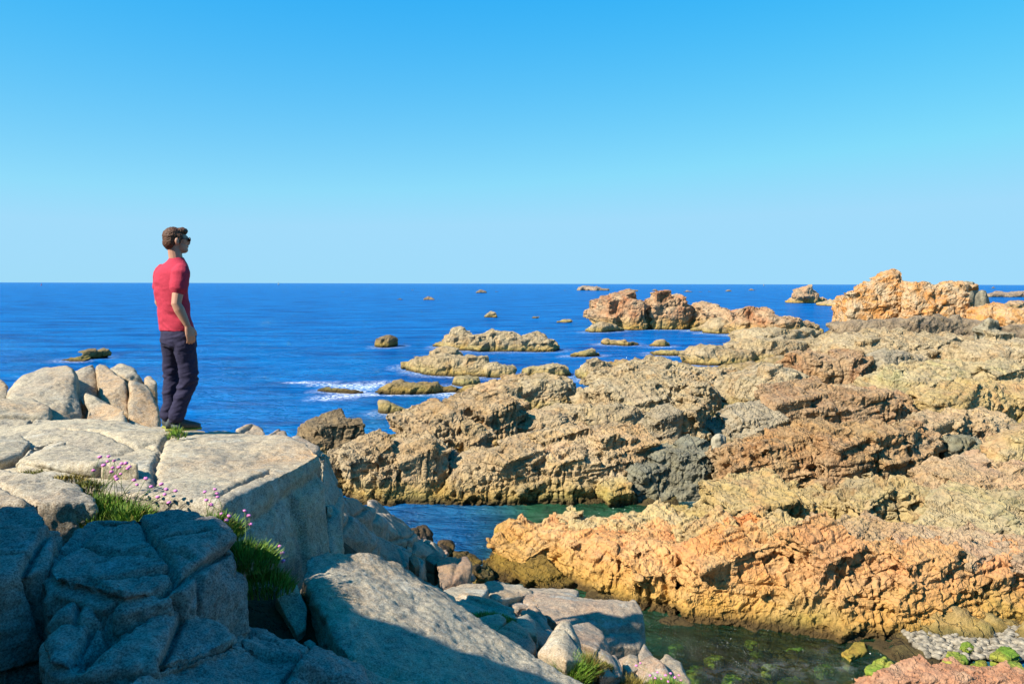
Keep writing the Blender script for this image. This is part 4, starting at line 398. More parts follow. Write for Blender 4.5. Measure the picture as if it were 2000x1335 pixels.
HULLS=[
{'n':'granite_slab','l':'broad sunlit granite slab the man in red stands on','m':'granite','p':[(-5.478,7.0,6.589),(-4.921,7.3,6.6),(-4.455,7.6,6.596),(-3.396,7.2,6.648),(-2.83,7.0,6.677),(-2.465,6.9,6.673),(-1.958,6.6,6.664),(-1.7,6.3,6.661),(-1.511,6.0,6.659),(-1.773,4.6,6.65),(-1.69,5.2,6.644),(-2.319,4.75,6.671),(-3.571,5.5,6.686),(-4.395,5.6,6.66),(-1.422,5.8,5.896),(-1.602,5.0,6.151),(-1.778,4.7,6.327)],'t':0.75,'b':0.0,'v':0.018,'amp':0.022,'cell':2.6,'smooth':3,'sx':1},
{'n':'granite_rock','l':'rounded pale granite rock on the left edge of the slab','m':'granite','p':[(-4.223,5.9,6.731),(-4.25,6.3,6.723),(-4.166,6.4,6.721),(-3.942,6.2,6.702),(-3.698,5.7,6.705),(-3.7,5.5,6.712),(-3.872,5.4,6.709)],'t':0.35,'b':0.1,'v':0.014,'amp':0.02},
{'n':'granite_rock','l':'low wedge of pale granite beside the mossy hollow','m':'granite','p':[(-3.535,5.4,6.736),(-3.808,6.0,6.719),(-3.744,6.2,6.728),(-3.605,6.0,6.728),(-2.974,5.5,6.744),(-2.567,5.2,6.76),(-2.955,5.2,6.734),(-3.37,5.3,6.723)],'t':0.3,'b':0,'v':0.014,'amp':0.02},
{'n':'granite_rock','l':'flat half-shaded granite slab below the mossy hollow','m':'granite','p':[(-3.801,5.3,6.715),(-3.519,5.2,6.725),(-3.078,5.05,6.714),(-2.822,4.9,6.705),(-2.523,4.6,6.648),(-2.719,4.5,6.693),(-3.023,4.45,6.676),(-3.168,4.4,6.684)],'t':0.5,'b':0,'v':0.014,'amp':0.03},
{'n':'granite_rock','l':'brown granite wedge against the shaded end of the slab','m':'granite','p':[(-1.813,7.2,6.401),(-1.799,7.4,6.316),(-1.727,7.4,6.087),(-1.639,7.2,5.965),(-1.615,6.9,5.906),(-1.647,6.6,6.066)],'t':1.2,'b':0.4,'v':0.018,'amp':0.03},
{'n':'granite_rock','l':'reddish granite pillar at the foot of the shaded slab end','m':'granite','p':[(-1.58,6.4,6.124),(-1.543,6.5,6.095),(-1.464,6.5,6.028),(-1.384,6.2,5.773),(-1.431,6.0,5.782),(-1.511,6.1,5.894)],'t':0.8,'b':0.4,'v':0.018,'amp':0.02},
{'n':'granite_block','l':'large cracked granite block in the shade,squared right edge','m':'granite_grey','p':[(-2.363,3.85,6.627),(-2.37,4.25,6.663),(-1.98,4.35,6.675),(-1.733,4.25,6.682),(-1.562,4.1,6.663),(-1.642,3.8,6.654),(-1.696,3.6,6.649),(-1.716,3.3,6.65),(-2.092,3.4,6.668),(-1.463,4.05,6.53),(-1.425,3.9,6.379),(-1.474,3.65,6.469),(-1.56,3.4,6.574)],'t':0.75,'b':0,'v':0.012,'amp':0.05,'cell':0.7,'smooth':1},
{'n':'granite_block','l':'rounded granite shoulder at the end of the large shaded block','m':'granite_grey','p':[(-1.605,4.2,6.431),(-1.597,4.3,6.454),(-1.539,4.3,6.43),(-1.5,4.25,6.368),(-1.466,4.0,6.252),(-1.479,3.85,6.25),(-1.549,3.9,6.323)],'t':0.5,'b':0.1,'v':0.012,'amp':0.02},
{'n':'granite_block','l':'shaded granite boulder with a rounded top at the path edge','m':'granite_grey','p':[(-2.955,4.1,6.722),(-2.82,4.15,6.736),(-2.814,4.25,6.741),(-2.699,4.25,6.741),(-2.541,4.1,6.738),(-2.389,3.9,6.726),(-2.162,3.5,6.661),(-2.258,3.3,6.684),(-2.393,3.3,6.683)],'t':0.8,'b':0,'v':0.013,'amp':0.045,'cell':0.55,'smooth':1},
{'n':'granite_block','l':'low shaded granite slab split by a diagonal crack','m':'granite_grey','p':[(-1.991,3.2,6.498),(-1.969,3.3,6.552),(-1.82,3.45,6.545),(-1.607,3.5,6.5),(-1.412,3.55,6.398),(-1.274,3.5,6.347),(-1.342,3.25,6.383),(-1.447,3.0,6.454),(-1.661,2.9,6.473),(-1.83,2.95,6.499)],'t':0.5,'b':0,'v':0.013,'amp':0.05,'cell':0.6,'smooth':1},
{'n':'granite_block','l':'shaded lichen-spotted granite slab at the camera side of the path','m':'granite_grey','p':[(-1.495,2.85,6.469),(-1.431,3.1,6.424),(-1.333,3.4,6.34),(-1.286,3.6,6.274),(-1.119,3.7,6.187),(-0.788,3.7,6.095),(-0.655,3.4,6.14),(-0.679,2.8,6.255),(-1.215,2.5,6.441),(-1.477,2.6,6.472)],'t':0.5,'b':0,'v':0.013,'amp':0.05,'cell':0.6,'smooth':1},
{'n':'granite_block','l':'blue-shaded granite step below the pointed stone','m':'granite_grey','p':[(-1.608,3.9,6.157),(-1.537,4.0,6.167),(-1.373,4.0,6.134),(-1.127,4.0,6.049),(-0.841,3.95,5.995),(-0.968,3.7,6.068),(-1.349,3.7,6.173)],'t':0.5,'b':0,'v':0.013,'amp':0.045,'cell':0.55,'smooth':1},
{'n':'granite_rock','l':'rough lichened granite rock half in sun,sloping toward the sea','m':'granite','p':[(-1.357,4.85,6.104),(-1.37,5.05,6.133),(-1.287,5.25,6.114),(-1.083,5.3,6.0),(-0.876,5.6,5.896),(-0.528,5.55,5.705),(-0.329,5.4,5.607),(0.005,5.0,5.543),(0.268,4.75,5.531),(0.519,4.5,5.542),(0.256,3.6,5.76),(-0.53,3.2,6.007),(-0.8,3.75,5.989),(-1.023,4.2,6.017)],'t':0.7,'b':0,'v':0.016,'amp':0.04,'cell':3.0,'rough':0.8,'smooth':2},
{'n':'granite_rock','l':'narrow granite sliver split from the lichened rock by a grassy crack','m':'granite','p':[(-0.87,5.6,5.754),(-0.823,5.65,5.758),(-0.444,5.45,5.604),(-0.453,5.2,5.64),(-0.656,5.35,5.696)],'t':0.25,'b':0,'v':0.012,'amp':0.012},
{'n':'granite_rock','l':'smooth rock in blue shade behind the lichened rock','m':'granite','p':[(-0.966,6.3,5.495),(-0.663,6.5,5.371),(-0.478,6.4,5.29),(-0.372,6.1,5.245),(-0.38,5.9,5.251),(-0.654,6.0,5.383)],'t':0.9,'b':0.2,'v':0.016,'amp':0.02},
{'n':'stone','l':'pointed upright stone lying in the dark hollow','m':'granite','p':[(-1.425,4.5,6.114),(-1.351,4.6,6.153),(-1.32,4.6,6.134),(-1.235,4.5,6.035),(-1.218,4.42,5.96),(-1.257,4.36,5.941),(-1.345,4.42,6.038)],'t':0.12,'b':0.12,'v':0.009,'amp':0.008},
{'n':'stone','l':'small stone lying in the dark soil of the hollow','m':'granite','p':[(-1.622,4.75,6.019),(-1.602,4.8,6.021),(-1.55,4.75,6.012),(-1.562,4.7,6.018)],'t':0.06,'b':0.05,'g':'small stones in the dark hollow','v':0.008,'amp':0.004},
{'n':'stone','l':'small stone lying in the dark soil of the hollow','m':'granite','p':[(-1.16,4.15,5.99),(-1.139,4.2,5.988),(-1.091,4.15,5.983),(-1.106,4.1,5.994)],'t':0.06,'b':0.05,'g':'small stones in the dark hollow','v':0.008,'amp':0.004},
{'n':'stone','l':'small stone lying in the dark soil of the hollow','m':'granite','p':[(-1.106,4.15,5.958),(-1.09,4.2,5.951),(-1.049,4.15,5.952),(-1.059,4.1,5.965)],'t':0.06,'b':0.05,'g':'small stones in the dark hollow','v':0.008,'amp':0.004},
{'n':'stone','l':'small stone lying in the dark soil of the hollow','m':'granite','p':[(-1.249,4.2,5.978),(-1.24,4.25,5.968),(-1.203,4.2,5.973),(-1.207,4.15,5.988)],'t':0.06,'b':0.05,'g':'small stones in the dark hollow','v':0.008,'amp':0.004},
{'n':'boulder','l':'long squared granite block with a flat pale top above the green pool','m':'granite_warm','p':[(0.28,9.9,3.867),(0.882,9.8,3.882),(1.639,9.7,3.865),(1.686,9.5,3.809),(1.683,9.2,3.589),(1.561,9.0,3.601),(1.131,8.8,3.717),(0.621,8.9,3.901),(0.324,9.2,3.977)],'t':1.3,'b':0.3,'v':0.02,'amp':0.025,'cell':2},
{'n':'boulder','l':'flat granite slab leaning behind the long squared block','m':'granite_warm','p':[(-0.072,9.8,3.831),(0.093,10.3,3.743),(0.59,10.6,3.665),(0.936,10.4,3.682),(0.832,10.0,3.784),(0.073,9.4,3.902)],'t':0.8,'b':0.3,'v':0.022,'amp':0.025},
{'n':'boulder','l':'dark grey slab wedged beside the white-topped block','m':'granite','p':[(-0.472,10.0,3.922),(-0.279,10.5,3.8),(0.154,10.6,3.709),(0.291,10.3,3.743),(-0.122,9.5,3.979),(-0.347,9.4,4.034)],'t':0.6,'b':0.3,'v':0.022,'amp':0.03},
{'n':'boulder','l':'white-topped flat block with an orange side','m':'granite','p':[(-0.828,9.1,4.262),(-0.617,9.6,4.145),(-0.334,9.6,4.153),(-0.282,9.4,4.18),(-0.359,8.9,4.257),(-0.786,8.9,4.269)],'t':0.45,'b':0.1,'v':0.018,'amp':0.01,'cell':2},
{'n':'boulder','l':'reddish cube of granite on the shaded rubble','m':'granite_red','p':[(-0.984,9.8,4.333),(-0.885,10.2,4.262),(-0.585,10.2,4.263),(-0.514,9.9,4.282),(-0.545,9.6,4.112),(-0.904,9.3,4.193)],'t':0.7,'b':0.3,'v':0.02,'amp':0.015,'cell':2},
{'n':'stone','l':'upright tan stone lit among the shaded rubble','m':'granite_red','p':[(-1.359,9.9,4.377),(-1.325,10.0,4.425),(-1.257,10.0,4.369),(-1.211,9.9,4.295),(-1.266,9.8,4.291)],'t':0.2,'b':0.15,'v':0.014,'amp':0.01},
{'n':'stone','l':'tan knob of stone beside the reddish cube','m':'granite_red','p':[(-1.164,10.2,4.254),(-1.115,10.4,4.268),(-1.001,10.4,4.254),(-0.955,10.2,4.24),(-1.032,10.0,4.258)],'t':0.35,'b':0.2,'v':0.016,'amp':0.012},
{'n':'boulder','l':'pale lichened boulder above the patch of green turf','m':'granite','p':[(-0.667,8.4,4.443),(-0.553,8.6,4.413),(-0.226,8.5,4.39),(0.036,8.3,4.364),(0.079,8.0,4.422),(-0.536,7.9,4.51)],'t':0.5,'b':0.1,'v':0.017,'amp':0.02},
{'n':'boulder','l':'triangular pale stone poking into the green turf','m':'granite','p':[(-0.344,7.4,4.679),(-0.122,7.5,4.682),(-0.044,7.4,4.669),(-0.138,7.0,4.73)],'t':0.4,'b':0.1,'v':0.015,'amp':0.012},
{'n':'boulder','l':'rounded two-toned boulder beside the triangular stone','m':'granite','p':[(-0.141,6.9,4.762),(0.007,7.2,4.734),(0.151,7.0,4.73),(0.221,6.75,4.693),(0.171,6.6,4.71)],'t':0.6,'b':0.2,'v':0.015,'amp':0.012},
{'n':'boulder','l':'grey oval boulder wedged in the pile','m':'granite','p':[(0.051,7.9,4.433),(0.174,8.1,4.4),(0.263,7.9,4.377),(0.259,7.6,4.407),(0.138,7.6,4.461)],'t':0.5,'b':0.2,'v':0.016,'amp':0.012},
{'n':'boulder','l':'steep tan-sided boulder in the middle of the pile','m':'granite_warm','p':[(0.099,8.8,4.145),(0.283,8.9,4.127),(0.5,8.3,4.1),(0.341,7.8,4.19),(0.253,7.9,4.243)],'t':0.7,'b':0.2,'v':0.017,'amp':0.015},
{'n':'boulder','l':'upright grey pointed boulder above the bright grass tuft','m':'granite','p':[(0.376,6.7,4.861),(0.468,6.85,4.869),(0.534,6.85,4.85),(0.612,6.7,4.772),(0.639,6.4,4.747),(0.456,6.2,4.857),(0.249,6.5,4.765)],'t':0.5,'b':0.2,'v':0.014,'amp':0.012},
{'n':'boulder','l':'tan boulder with a white lichen spot leaning on the long block','m':'granite_warm','p':[(0.595,7.9,4.373),(0.854,8.2,4.247),(0.999,8.0,4.243),(1.01,7.6,4.192),(0.85,7.4,4.366),(0.669,7.5,4.402)],'t':0.6,'b':0.2,'v':0.016,'amp':0.012},
{'n':'boulder','l':'mossy-topped boulder right of the bright grass tuft','m':'granite_warm','p':[(0.701,6.7,4.614),(0.84,6.9,4.577),(0.97,6.9,4.514),(0.978,6.5,4.567),(0.748,6.3,4.672)],'t':0.4,'b':0.2,'v':0.014,'amp':0.012},
{'n':'boulder','l':'rounded grey stone near the tip of the pile','m':'granite','p':[(1.082,7.2,4.311),(1.156,7.3,4.333),(1.247,7.3,4.312),(1.224,7.1,4.322),(1.101,7.0,4.333)],'t':0.4,'b':0.2,'v':0.014,'amp':0.012},
{'n':'boulder','l':'thin tan fin of rock at the pool end of the pile','m':'granite_warm','p':[(1.349,7.9,4.065),(1.449,8.1,4.064),(1.522,7.8,4.038),(1.447,7.6,4.068),(1.352,7.6,4.095)],'t':0.5,'b':0.15,'v':0.016,'amp':0.012},
{'n':'boulder','l':'pale stone behind the pink flowers at the pile end','m':'granite','p':[(1.382,7.1,4.312),(1.519,7.3,4.334),(1.649,7.2,4.302),(1.665,6.9,4.278),(1.353,6.7,4.366)],'t':0.5,'b':0.2,'v':0.015,'amp':0.012},
{'n':'boulder','l':'tilted slab on the shaded slope below the big slab','m':'granite_warm','p':[(-2.195,9.0,5.506),(-2.032,10.0,5.14),(-1.904,10.4,4.846),(-1.866,10.0,4.863),(-2.149,8.8,5.391)],'t':0.5,'b':0.2,'g':'slabs on the shaded slope','v':0.024,'amp':0.03,'cell':0.8},
{'n':'boulder','l':'tilted slab on the shaded slope below the big slab','m':'granite_warm','p':[(-2.071,8.6,5.39),(-1.935,9.2,5.158),(-1.66,9.4,4.822),(-1.657,9.2,4.793),(-1.998,8.4,5.217)],'t':0.5,'b':0.2,'g':'slabs on the shaded slope','v':0.024,'amp':0.03,'cell':0.8},
{'n':'boulder','l':'tilted slab on the shaded slope below the big slab','m':'granite_warm','p':[(-2.038,10.0,4.688),(-1.728,10.6,4.343),(-1.441,10.6,4.084),(-1.457,10.2,4.139),(-1.926,9.6,4.674)],'t':0.5,'b':0.2,'g':'slabs on the shaded slope','v':0.024,'amp':0.03,'cell':0.8},
{'n':'boulder','l':'tilted slab on the shaded slope below the big slab','m':'granite_warm','p':[(-1.96,9.0,4.78),(-1.791,9.4,4.625),(-1.408,9.4,4.395),(-1.426,9.1,4.427),(-1.837,8.7,4.754)],'t':0.5,'b':0.2,'g':'slabs on the shaded slope','v':0.024,'amp':0.03,'cell':0.8},
{'n':'boulder','l':'tilted slab on the shaded slope below the big slab','m':'granite_warm','p':[(-2.336,13.0,4.057),(-2.12,13.6,3.8),(-1.759,13.8,3.433),(-1.747,13.2,3.465),(-2.146,12.4,4.024)],'t':0.5,'b':0.2,'g':'slabs on the shaded slope','v':0.024,'amp':0.03,'cell':0.8},
{'n':'boulder','l':'tilted slab on the shaded slope below the big slab','m':'granite_warm','p':[(-1.924,13.5,3.437),(-1.444,14.2,3.083),(-1.202,14.2,2.856),(-1.291,13.6,2.977),(-1.782,12.8,3.477)],'t':0.5,'b':0.2,'g':'slabs on the shaded slope','v':0.024,'amp':0.03,'cell':0.8},
{'n':'boulder','l':'tilted slab on the shaded slope below the big slab','m':'granite_warm','p':[(-2.05,11.6,3.981),(-1.793,12.0,3.81),(-1.385,12.0,3.568),(-1.419,11.6,3.609),(-1.904,11.2,3.963)],'t':0.5,'b':0.2,'g':'slabs on the shaded slope','v':0.024,'amp':0.03,'cell':0.8},
{'n':'boulder','l':'tilted slab on the shaded slope below the big slab','m':'granite_warm','p':[(-1.503,9.2,4.504),(-1.306,9.6,4.339),(-0.959,9.4,4.165),(-1.002,9.2,4.182),(-1.395,8.9,4.481)],'t':0.5,'b':0.2,'g':'slabs on the shaded slope','v':0.024,'amp':0.03,'cell':0.8},
{'n':'boulder','l':'tilted slab on the shaded slope below the big slab','m':'granite_warm','p':[(-2.612,11.5,4.63),(-2.315,12.2,4.384),(-2.018,12.4,4.085),(-2.036,12.0,4.127),(-2.388,11.0,4.624)],'t':0.5,'b':0.2,'g':'slabs on the shaded slope','v':0.024,'amp':0.03,'cell':0.8},
{'n':'boulder','l':'straight-edged slab catching the sun above the dark pool','m':'granite_warm','p':[(-2.845,15.0,3.679),(-2.73,15.5,3.471),(-2.161,16.6,2.529),(-2.112,15.8,2.66),(-2.24,15.0,2.909),(-2.552,14.2,3.595)],'t':0.6,'b':0.2,'v':0.026,'amp':0.02,'cell':2},
{'n':'boulder','l':'broad reddish slab at the lower end of the shaded slope','m':'granite_red','p':[(-2.407,16.5,2.538),(-2.017,17.5,2.111),(-1.456,17.2,1.889),(-1.363,16.5,1.988),(-1.789,15.5,2.416),(-2.21,15.5,2.631)],'t':0.6,'b':0.3,'v':0.028,'amp':0.04,'cell':1},
{'n':'boulder','l':'dark wet boulder at the pool edge of the slope','m':'reef_weed','p':[(-2.713,20.0,1.45),(-2.372,20.6,1.355),(-2.194,20.5,1.188),(-2.215,19.8,1.24),(-2.593,19.6,1.349)],'t':0.8,'b':0.3,'g':'dark wet boulders at the pool edge','v':0.032,'amp':0.08,'cell':0.5},
{'n':'boulder','l':'dark wet boulder at the pool edge of the slope','m':'reef_weed','p':[(-1.924,20.0,1.103),(-1.656,20.4,1.023),(-1.503,20.2,0.866),(-1.726,19.6,0.968)],'t':0.8,'b':0.3,'g':'dark wet boulders at the pool edge','v':0.032,'amp':0.08,'cell':0.5},
{'n':'boulder','l':'dark wet boulder at the pool edge of the slope','m':'reef_weed','p':[(-1.557,20.0,0.825),(-1.17,20.4,0.711),(-0.806,20.0,0.574),(-1.047,19.4,0.633),(-1.444,19.4,0.768)],'t':0.8,'b':0.3,'g':'dark wet boulders at the pool edge','v':0.032,'amp':0.08,'cell':0.5},
{'n':'boulder','l':'dark wet boulder at the pool edge of the slope','m':'reef_weed','p':[(-0.935,18.5,1.001),(-0.635,19.0,0.919),(-0.431,18.6,0.808),(-0.725,18.0,0.913)],'t':0.8,'b':0.3,'g':'dark wet boulders at the pool edge','v':0.032,'amp':0.08,'cell':0.5},
{'n':'granite_boulder','l':'big smooth domed granite boulder with a shaded right face','m':'granite','p':[(-6.346,9.6,6.623),(-6.372,10.0,6.789),(-6.281,10.3,6.879),(-6.018,10.3,6.9),(-5.656,9.9,6.83),(-5.157,9.2,6.308),(-5.163,8.6,6.271),(-5.514,8.7,6.309),(-5.957,9.0,6.557)],'t':0.6,'b':0.7,'v':0.02,'amp':0.02,'cell':3,'smooth':14},
{'n':'granite_boulder','l':'upright granite boulder right behind the domed one','m':'granite','p':[(-6.327,11.0,6.744),(-6.193,11.3,6.81),(-5.702,10.5,6.426),(-5.763,10.2,6.367),(-5.951,10.4,6.546)],'t':0.6,'b':0.6,'v':0.022,'amp':0.02,'cell':3,'smooth':10},
{'n':'granite_boulder','l':'tapering granite boulder between two straight cracks','m':'granite','p':[(-5.994,11.0,6.79),(-6.04,11.2,6.836),(-5.313,10.5,6.661),(-4.985,9.9,6.295),(-5.392,10.0,6.467)],'t':0.6,'b':0.6,'v':0.022,'amp':0.02,'cell':3,'smooth':10},
{'n':'granite_boulder','l':'orange-lichened granite knob on top of the boulder group','m':'granite','p':[(-6.126,11.6,6.724),(-6.008,11.8,6.758),(-5.738,11.6,6.694),(-5.413,11.2,6.527),(-5.521,11.0,6.598)],'t':0.8,'b':0.5,'v':0.022,'amp':0.03,'cell':3,'smooth':10},
{'n':'granite_boulder','l':'grey granite boulder nearest the man,right end of the group','m':'granite','p':[(-5.22,10.4,6.674),(-5.018,10.5,6.605),(-4.643,10.0,6.333),(-4.454,9.6,6.106),(-4.861,9.7,6.25)],'t':0.5,'b':0.7,'v':0.022,'amp':0.02,'cell':3,'smooth':12},
{'n':'granite_boulder','l':'small rounded stone on the end of the boulder group','m':'granite','p':[(-5.507,11.4,6.578),(-5.461,11.5,6.62),(-5.263,11.3,6.538),(-5.175,11.1,6.413),(-5.336,11.1,6.488)],'t':0.5,'b':0.4,'v':0.022,'amp':0.015,'cell':3,'smooth':10},
{'n':'granite_boulder','l':'low shaded boulder between the domed one and the slab','m':'granite','p':[(-5.435,9.7,6.591),(-5.163,9.6,6.515),(-4.737,9.3,6.461),(-4.475,8.8,6.232),(-4.939,8.8,6.231)],'t':0.5,'b':0.5,'v':0.02,'amp':0.015,'cell':3,'smooth':10},
{'n':'granite_boulder','l':'small dark boulder filling the gap behind the slab','m':'granite','p':[(-4.685,9.3,6.335),(-4.293,9.1,6.26),(-4.109,8.8,6.173),(-4.454,8.8,6.172)],'t':0.4,'b':0.5,'v':0.02,'amp':0.015,'smooth':10},
{'n':'granite_boulder','l':'rounded low granite boulder in front of the domed one','m':'granite','p':[(-6.156,8.8,6.6),(-6.051,9.0,6.617),(-5.751,9.1,6.609),(-5.401,8.9,6.55),(-5.065,8.4,6.339),(-5.464,8.1,6.37),(-5.683,8.1,6.369)],'t':0.5,'b':0.4,'v':0.018,'amp':0.03,'cell':0.8,'smooth':8},
{'n':'granite_boulder','l':'dark-capped granite boulder left of the domed one','m':'granite','p':[(-7.187,10.2,6.695),(-6.844,10.2,6.723),(-6.62,10.0,6.654),(-6.367,9.7,6.477),(-6.509,9.3,6.444)],'t':0.5,'b':0.5,'v':0.022,'amp':0.02,'smooth':8},
{'n':'boulder','l':'ragged tan rock peeping over the slab','m':'granite','p':[(-4.568,12.6,5.577),(-4.466,13.0,5.598),(-4.191,12.8,5.575),(-3.997,12.4,5.464),(-4.362,12.2,5.471)],'t':1.2,'b':0.6,'v':0.028,'amp':0.05,'cell':0.5},
{'n':'boulder','l':'smooth pale rock peeping over the slab beside the ragged one','m':'granite_warm','p':[(-3.545,11.0,5.796),(-3.495,11.4,5.817),(-3.396,11.4,5.778),(-3.221,11.0,5.646),(-3.394,10.7,5.71)],'t':1.0,'b':0.5,'v':0.024,'amp':0.02},
{'n':'boulder','l':'pale sloping rock just past the slab corner','m':'granite_warm','p':[(-2.851,9.5,6.045),(-2.775,9.8,6.037),(-2.423,9.5,5.955),(-2.238,9.2,5.812),(-2.405,8.9,5.913)],'t':1.0,'b':0.5,'v':0.022,'amp':0.02},
{'n':'stone','l':'weedy yellow-green stone lying in the clear green pool','m':'weed_stone','p':[(3.532,16.772,-0.184),(3.704,16.972,-0.19),(3.854,16.972,-0.199),(3.903,16.772,-0.195),(3.674,16.572,-0.129)],'t':0.25,'b':0.1,'g':'weedy stones in the green pool','v':0.03,'amp':0.04,'cell':0.5},
{'n':'stone','l':'weedy yellow-green stone lying in the clear green pool','m':'weed_stone','p':[(4.213,16.299,-0.184),(4.437,16.499,-0.17),(4.638,16.499,-0.182),(4.708,16.299,-0.194),(4.407,16.099,-0.148)],'t':0.25,'b':0.1,'g':'weedy stones in the green pool','v':0.03,'amp':0.04,'cell':0.5},
{'n':'stone','l':'weedy yellow-green stone lying in the clear green pool','m':'weed_stone','p':[(5.313,17.082,-0.185),(5.539,17.282,-0.17),(5.73,17.282,-0.181),(5.784,17.082,-0.196),(5.485,16.882,-0.149)],'t':0.25,'b':0.1,'g':'weedy stones in the green pool','v':0.03,'amp':0.04,'cell':0.5},
{'n':'stone','l':'weedy yellow-green stone lying in the clear green pool','m':'weed_stone','p':[(5.343,15.896,-0.183),(5.563,16.096,-0.182),(5.741,16.096,-0.193),(5.783,15.896,-0.194),(5.494,15.696,-0.136)],'t':0.25,'b':0.1,'g':'weedy stones in the green pool','v':0.03,'amp':0.04,'cell':0.5},
{'n':'stone','l':'weedy yellow-green stone lying in the clear green pool','m':'weed_stone','p':[(6.197,16.787,-0.185),(6.48,16.987,-0.147),(6.724,16.987,-0.162),(6.799,16.787,-0.195),(6.423,16.587,-0.17)],'t':0.25,'b':0.1,'g':'weedy stones in the green pool','v':0.03,'amp':0.04,'cell':0.5},
{'n':'stone','l':'weedy yellow-green stone lying in the clear green pool','m':'weed_stone','p':[(7.018,17.349,-0.185),(7.214,17.549,-0.193),(7.35,17.549,-0.201),(7.353,17.349,-0.197),(7.103,17.149,-0.126)],'t':0.25,'b':0.1,'g':'weedy stones in the green pool','v':0.03,'amp':0.04,'cell':0.5},
{'n':'stone','l':'weedy yellow-green stone lying in the clear green pool','m':'weed_stone','p':[(4.368,15.419,-0.183),(4.589,15.619,-0.18),(4.779,15.619,-0.192),(4.838,15.419,-0.193),(4.545,15.219,-0.138)],'t':0.25,'b':0.1,'g':'weedy stones in the green pool','v':0.03,'amp':0.04,'cell':0.5},
{'n':'stone','l':'weedy yellow-green stone lying in the clear green pool','m':'weed_stone','p':[(5.444,15.259,-0.183),(5.706,15.459,-0.166),(5.929,15.459,-0.18),(5.993,15.259,-0.192),(5.646,15.059,-0.151)],'t':0.25,'b':0.1,'g':'weedy stones in the green pool','v':0.03,'amp':0.04,'cell':0.5},
{'n':'stone','l':'weedy yellow-green stone lying in the clear green pool','m':'weed_stone','p':[(6.481,15.858,-0.183),(6.715,16.058,-0.183),(6.892,16.058,-0.194),(6.92,15.858,-0.193),(6.617,15.658,-0.136)],'t':0.25,'b':0.1,'g':'weedy stones in the green pool','v':0.03,'amp':0.04,'cell':0.5},
{'n':'stone','l':'weedy yellow-green stone lying in the clear green pool','m':'weed_stone','p':[(3.7,15.67,-0.183),(3.898,15.87,-0.185),(4.074,15.87,-0.196),(4.133,15.67,-0.193),(3.867,15.47,-0.133)],'t':0.25,'b':0.1,'g':'weedy stones in the green pool','v':0.03,'amp':0.04,'cell':0.5},
{'n':'stone','l':'weedy yellow-green stone lying in the clear green pool','m':'weed_stone','p':[(3.287,17.328,-0.185),(3.458,17.528,-0.185),(3.613,17.528,-0.194),(3.669,17.328,-0.196),(3.438,17.128,-0.134)],'t':0.25,'b':0.1,'g':'weedy stones in the green pool','v':0.03,'amp':0.04,'cell':0.5},
{'n':'stone','l':'weedy yellow-green stone lying in the clear green pool','m':'weed_stone','p':[(7.316,16.479,-0.184),(7.546,16.679,-0.184),(7.712,16.679,-0.195),(7.725,16.479,-0.195),(7.431,16.279,-0.134)],'t':0.25,'b':0.1,'g':'weedy stones in the green pool','v':0.03,'amp':0.04,'cell':0.5},
{'n':'stone','l':'weedy yellow-green stone lying in the clear green pool','m':'weed_stone','p':[(5.3,16.468,-0.184),(5.483,16.668,-0.197),(5.621,16.668,-0.205),(5.641,16.468,-0.195),(5.405,16.268,-0.122)],'t':0.25,'b':0.1,'g':'weedy stones in the green pool','v':0.03,'amp':0.04,'cell':0.5},
{'n':'stone','l':'weedy yellow-green stone lying in the clear green pool','m':'weed_stone','p':[(4.386,17.334,-0.185),(4.553,17.534,-0.193),(4.688,17.534,-0.202),(4.72,17.334,-0.197),(4.501,17.134,-0.126)],'t':0.25,'b':0.1,'g':'weedy stones in the green pool','v':0.03,'amp':0.04,'cell':0.5},
{'n':'boulder','l':'yellow-green boulder against the black cleft of the cliff','m':'weed_stone2','p':[(8.976,16.6,-0.062),(9.267,16.9,0.057),(9.633,17.0,0.131),(9.863,16.9,0.01),(9.743,16.6,-0.061),(9.124,16.2,-0.017)],'t':0.5,'b':0.3,'v':0.028,'amp':0.05,'cell':0.6},
{'n':'boulder','l':'bright green weed-covered boulder at the pool edge','m':'weed_stone','p':[(6.978,14.6,0.406),(7.268,14.9,0.442),(7.552,15.0,0.478),(7.631,14.8,0.43),(7.534,14.5,0.397),(7.086,14.3,0.439)],'t':0.5,'b':0.2,'v':0.026,'amp':0.04,'cell':0.5},
{'n':'boulder','l':'orange stone between the green weedy boulders','m':'weed_stone2','p':[(7.704,15.0,0.285),(7.938,15.2,0.313),(8.118,15.2,0.292),(8.154,15.0,0.2),(7.813,14.8,0.219)],'t':0.4,'b':0.2,'v':0.026,'amp':0.03},
{'n':'boulder','l':'yellow stone at the waterline left of the pebble beach','m':'weed_stone2','p':[(7.135,16.0,0.077),(7.532,16.4,0.101),(7.814,16.4,0.125),(7.745,16.1,0.063),(7.168,15.7,0.125)],'t':0.4,'b':0.2,'v':0.028,'amp':0.04},
{'n':'boulder','l':'green weed-slicked boulder below the pebble beach','m':'weed_stone','p':[(8.935,15.4,0.225),(9.24,15.65,0.289),(9.465,15.65,0.275),(9.488,15.4,0.227),(9.095,15.2,0.257)],'t':0.4,'b':0.15,'g':'weed-slicked boulders below the beach','v':0.028,'amp':0.04,'cell':0.5},
{'n':'boulder','l':'green weed-slicked boulder below the pebble beach','m':'weed_stone','p':[(9.332,15.1,0.216),(9.618,15.35,0.252),(9.805,15.35,0.241),(9.791,15.1,0.217),(9.437,14.9,0.268)],'t':0.4,'b':0.15,'g':'weed-slicked boulders below the beach','v':0.028,'amp':0.04,'cell':0.5},
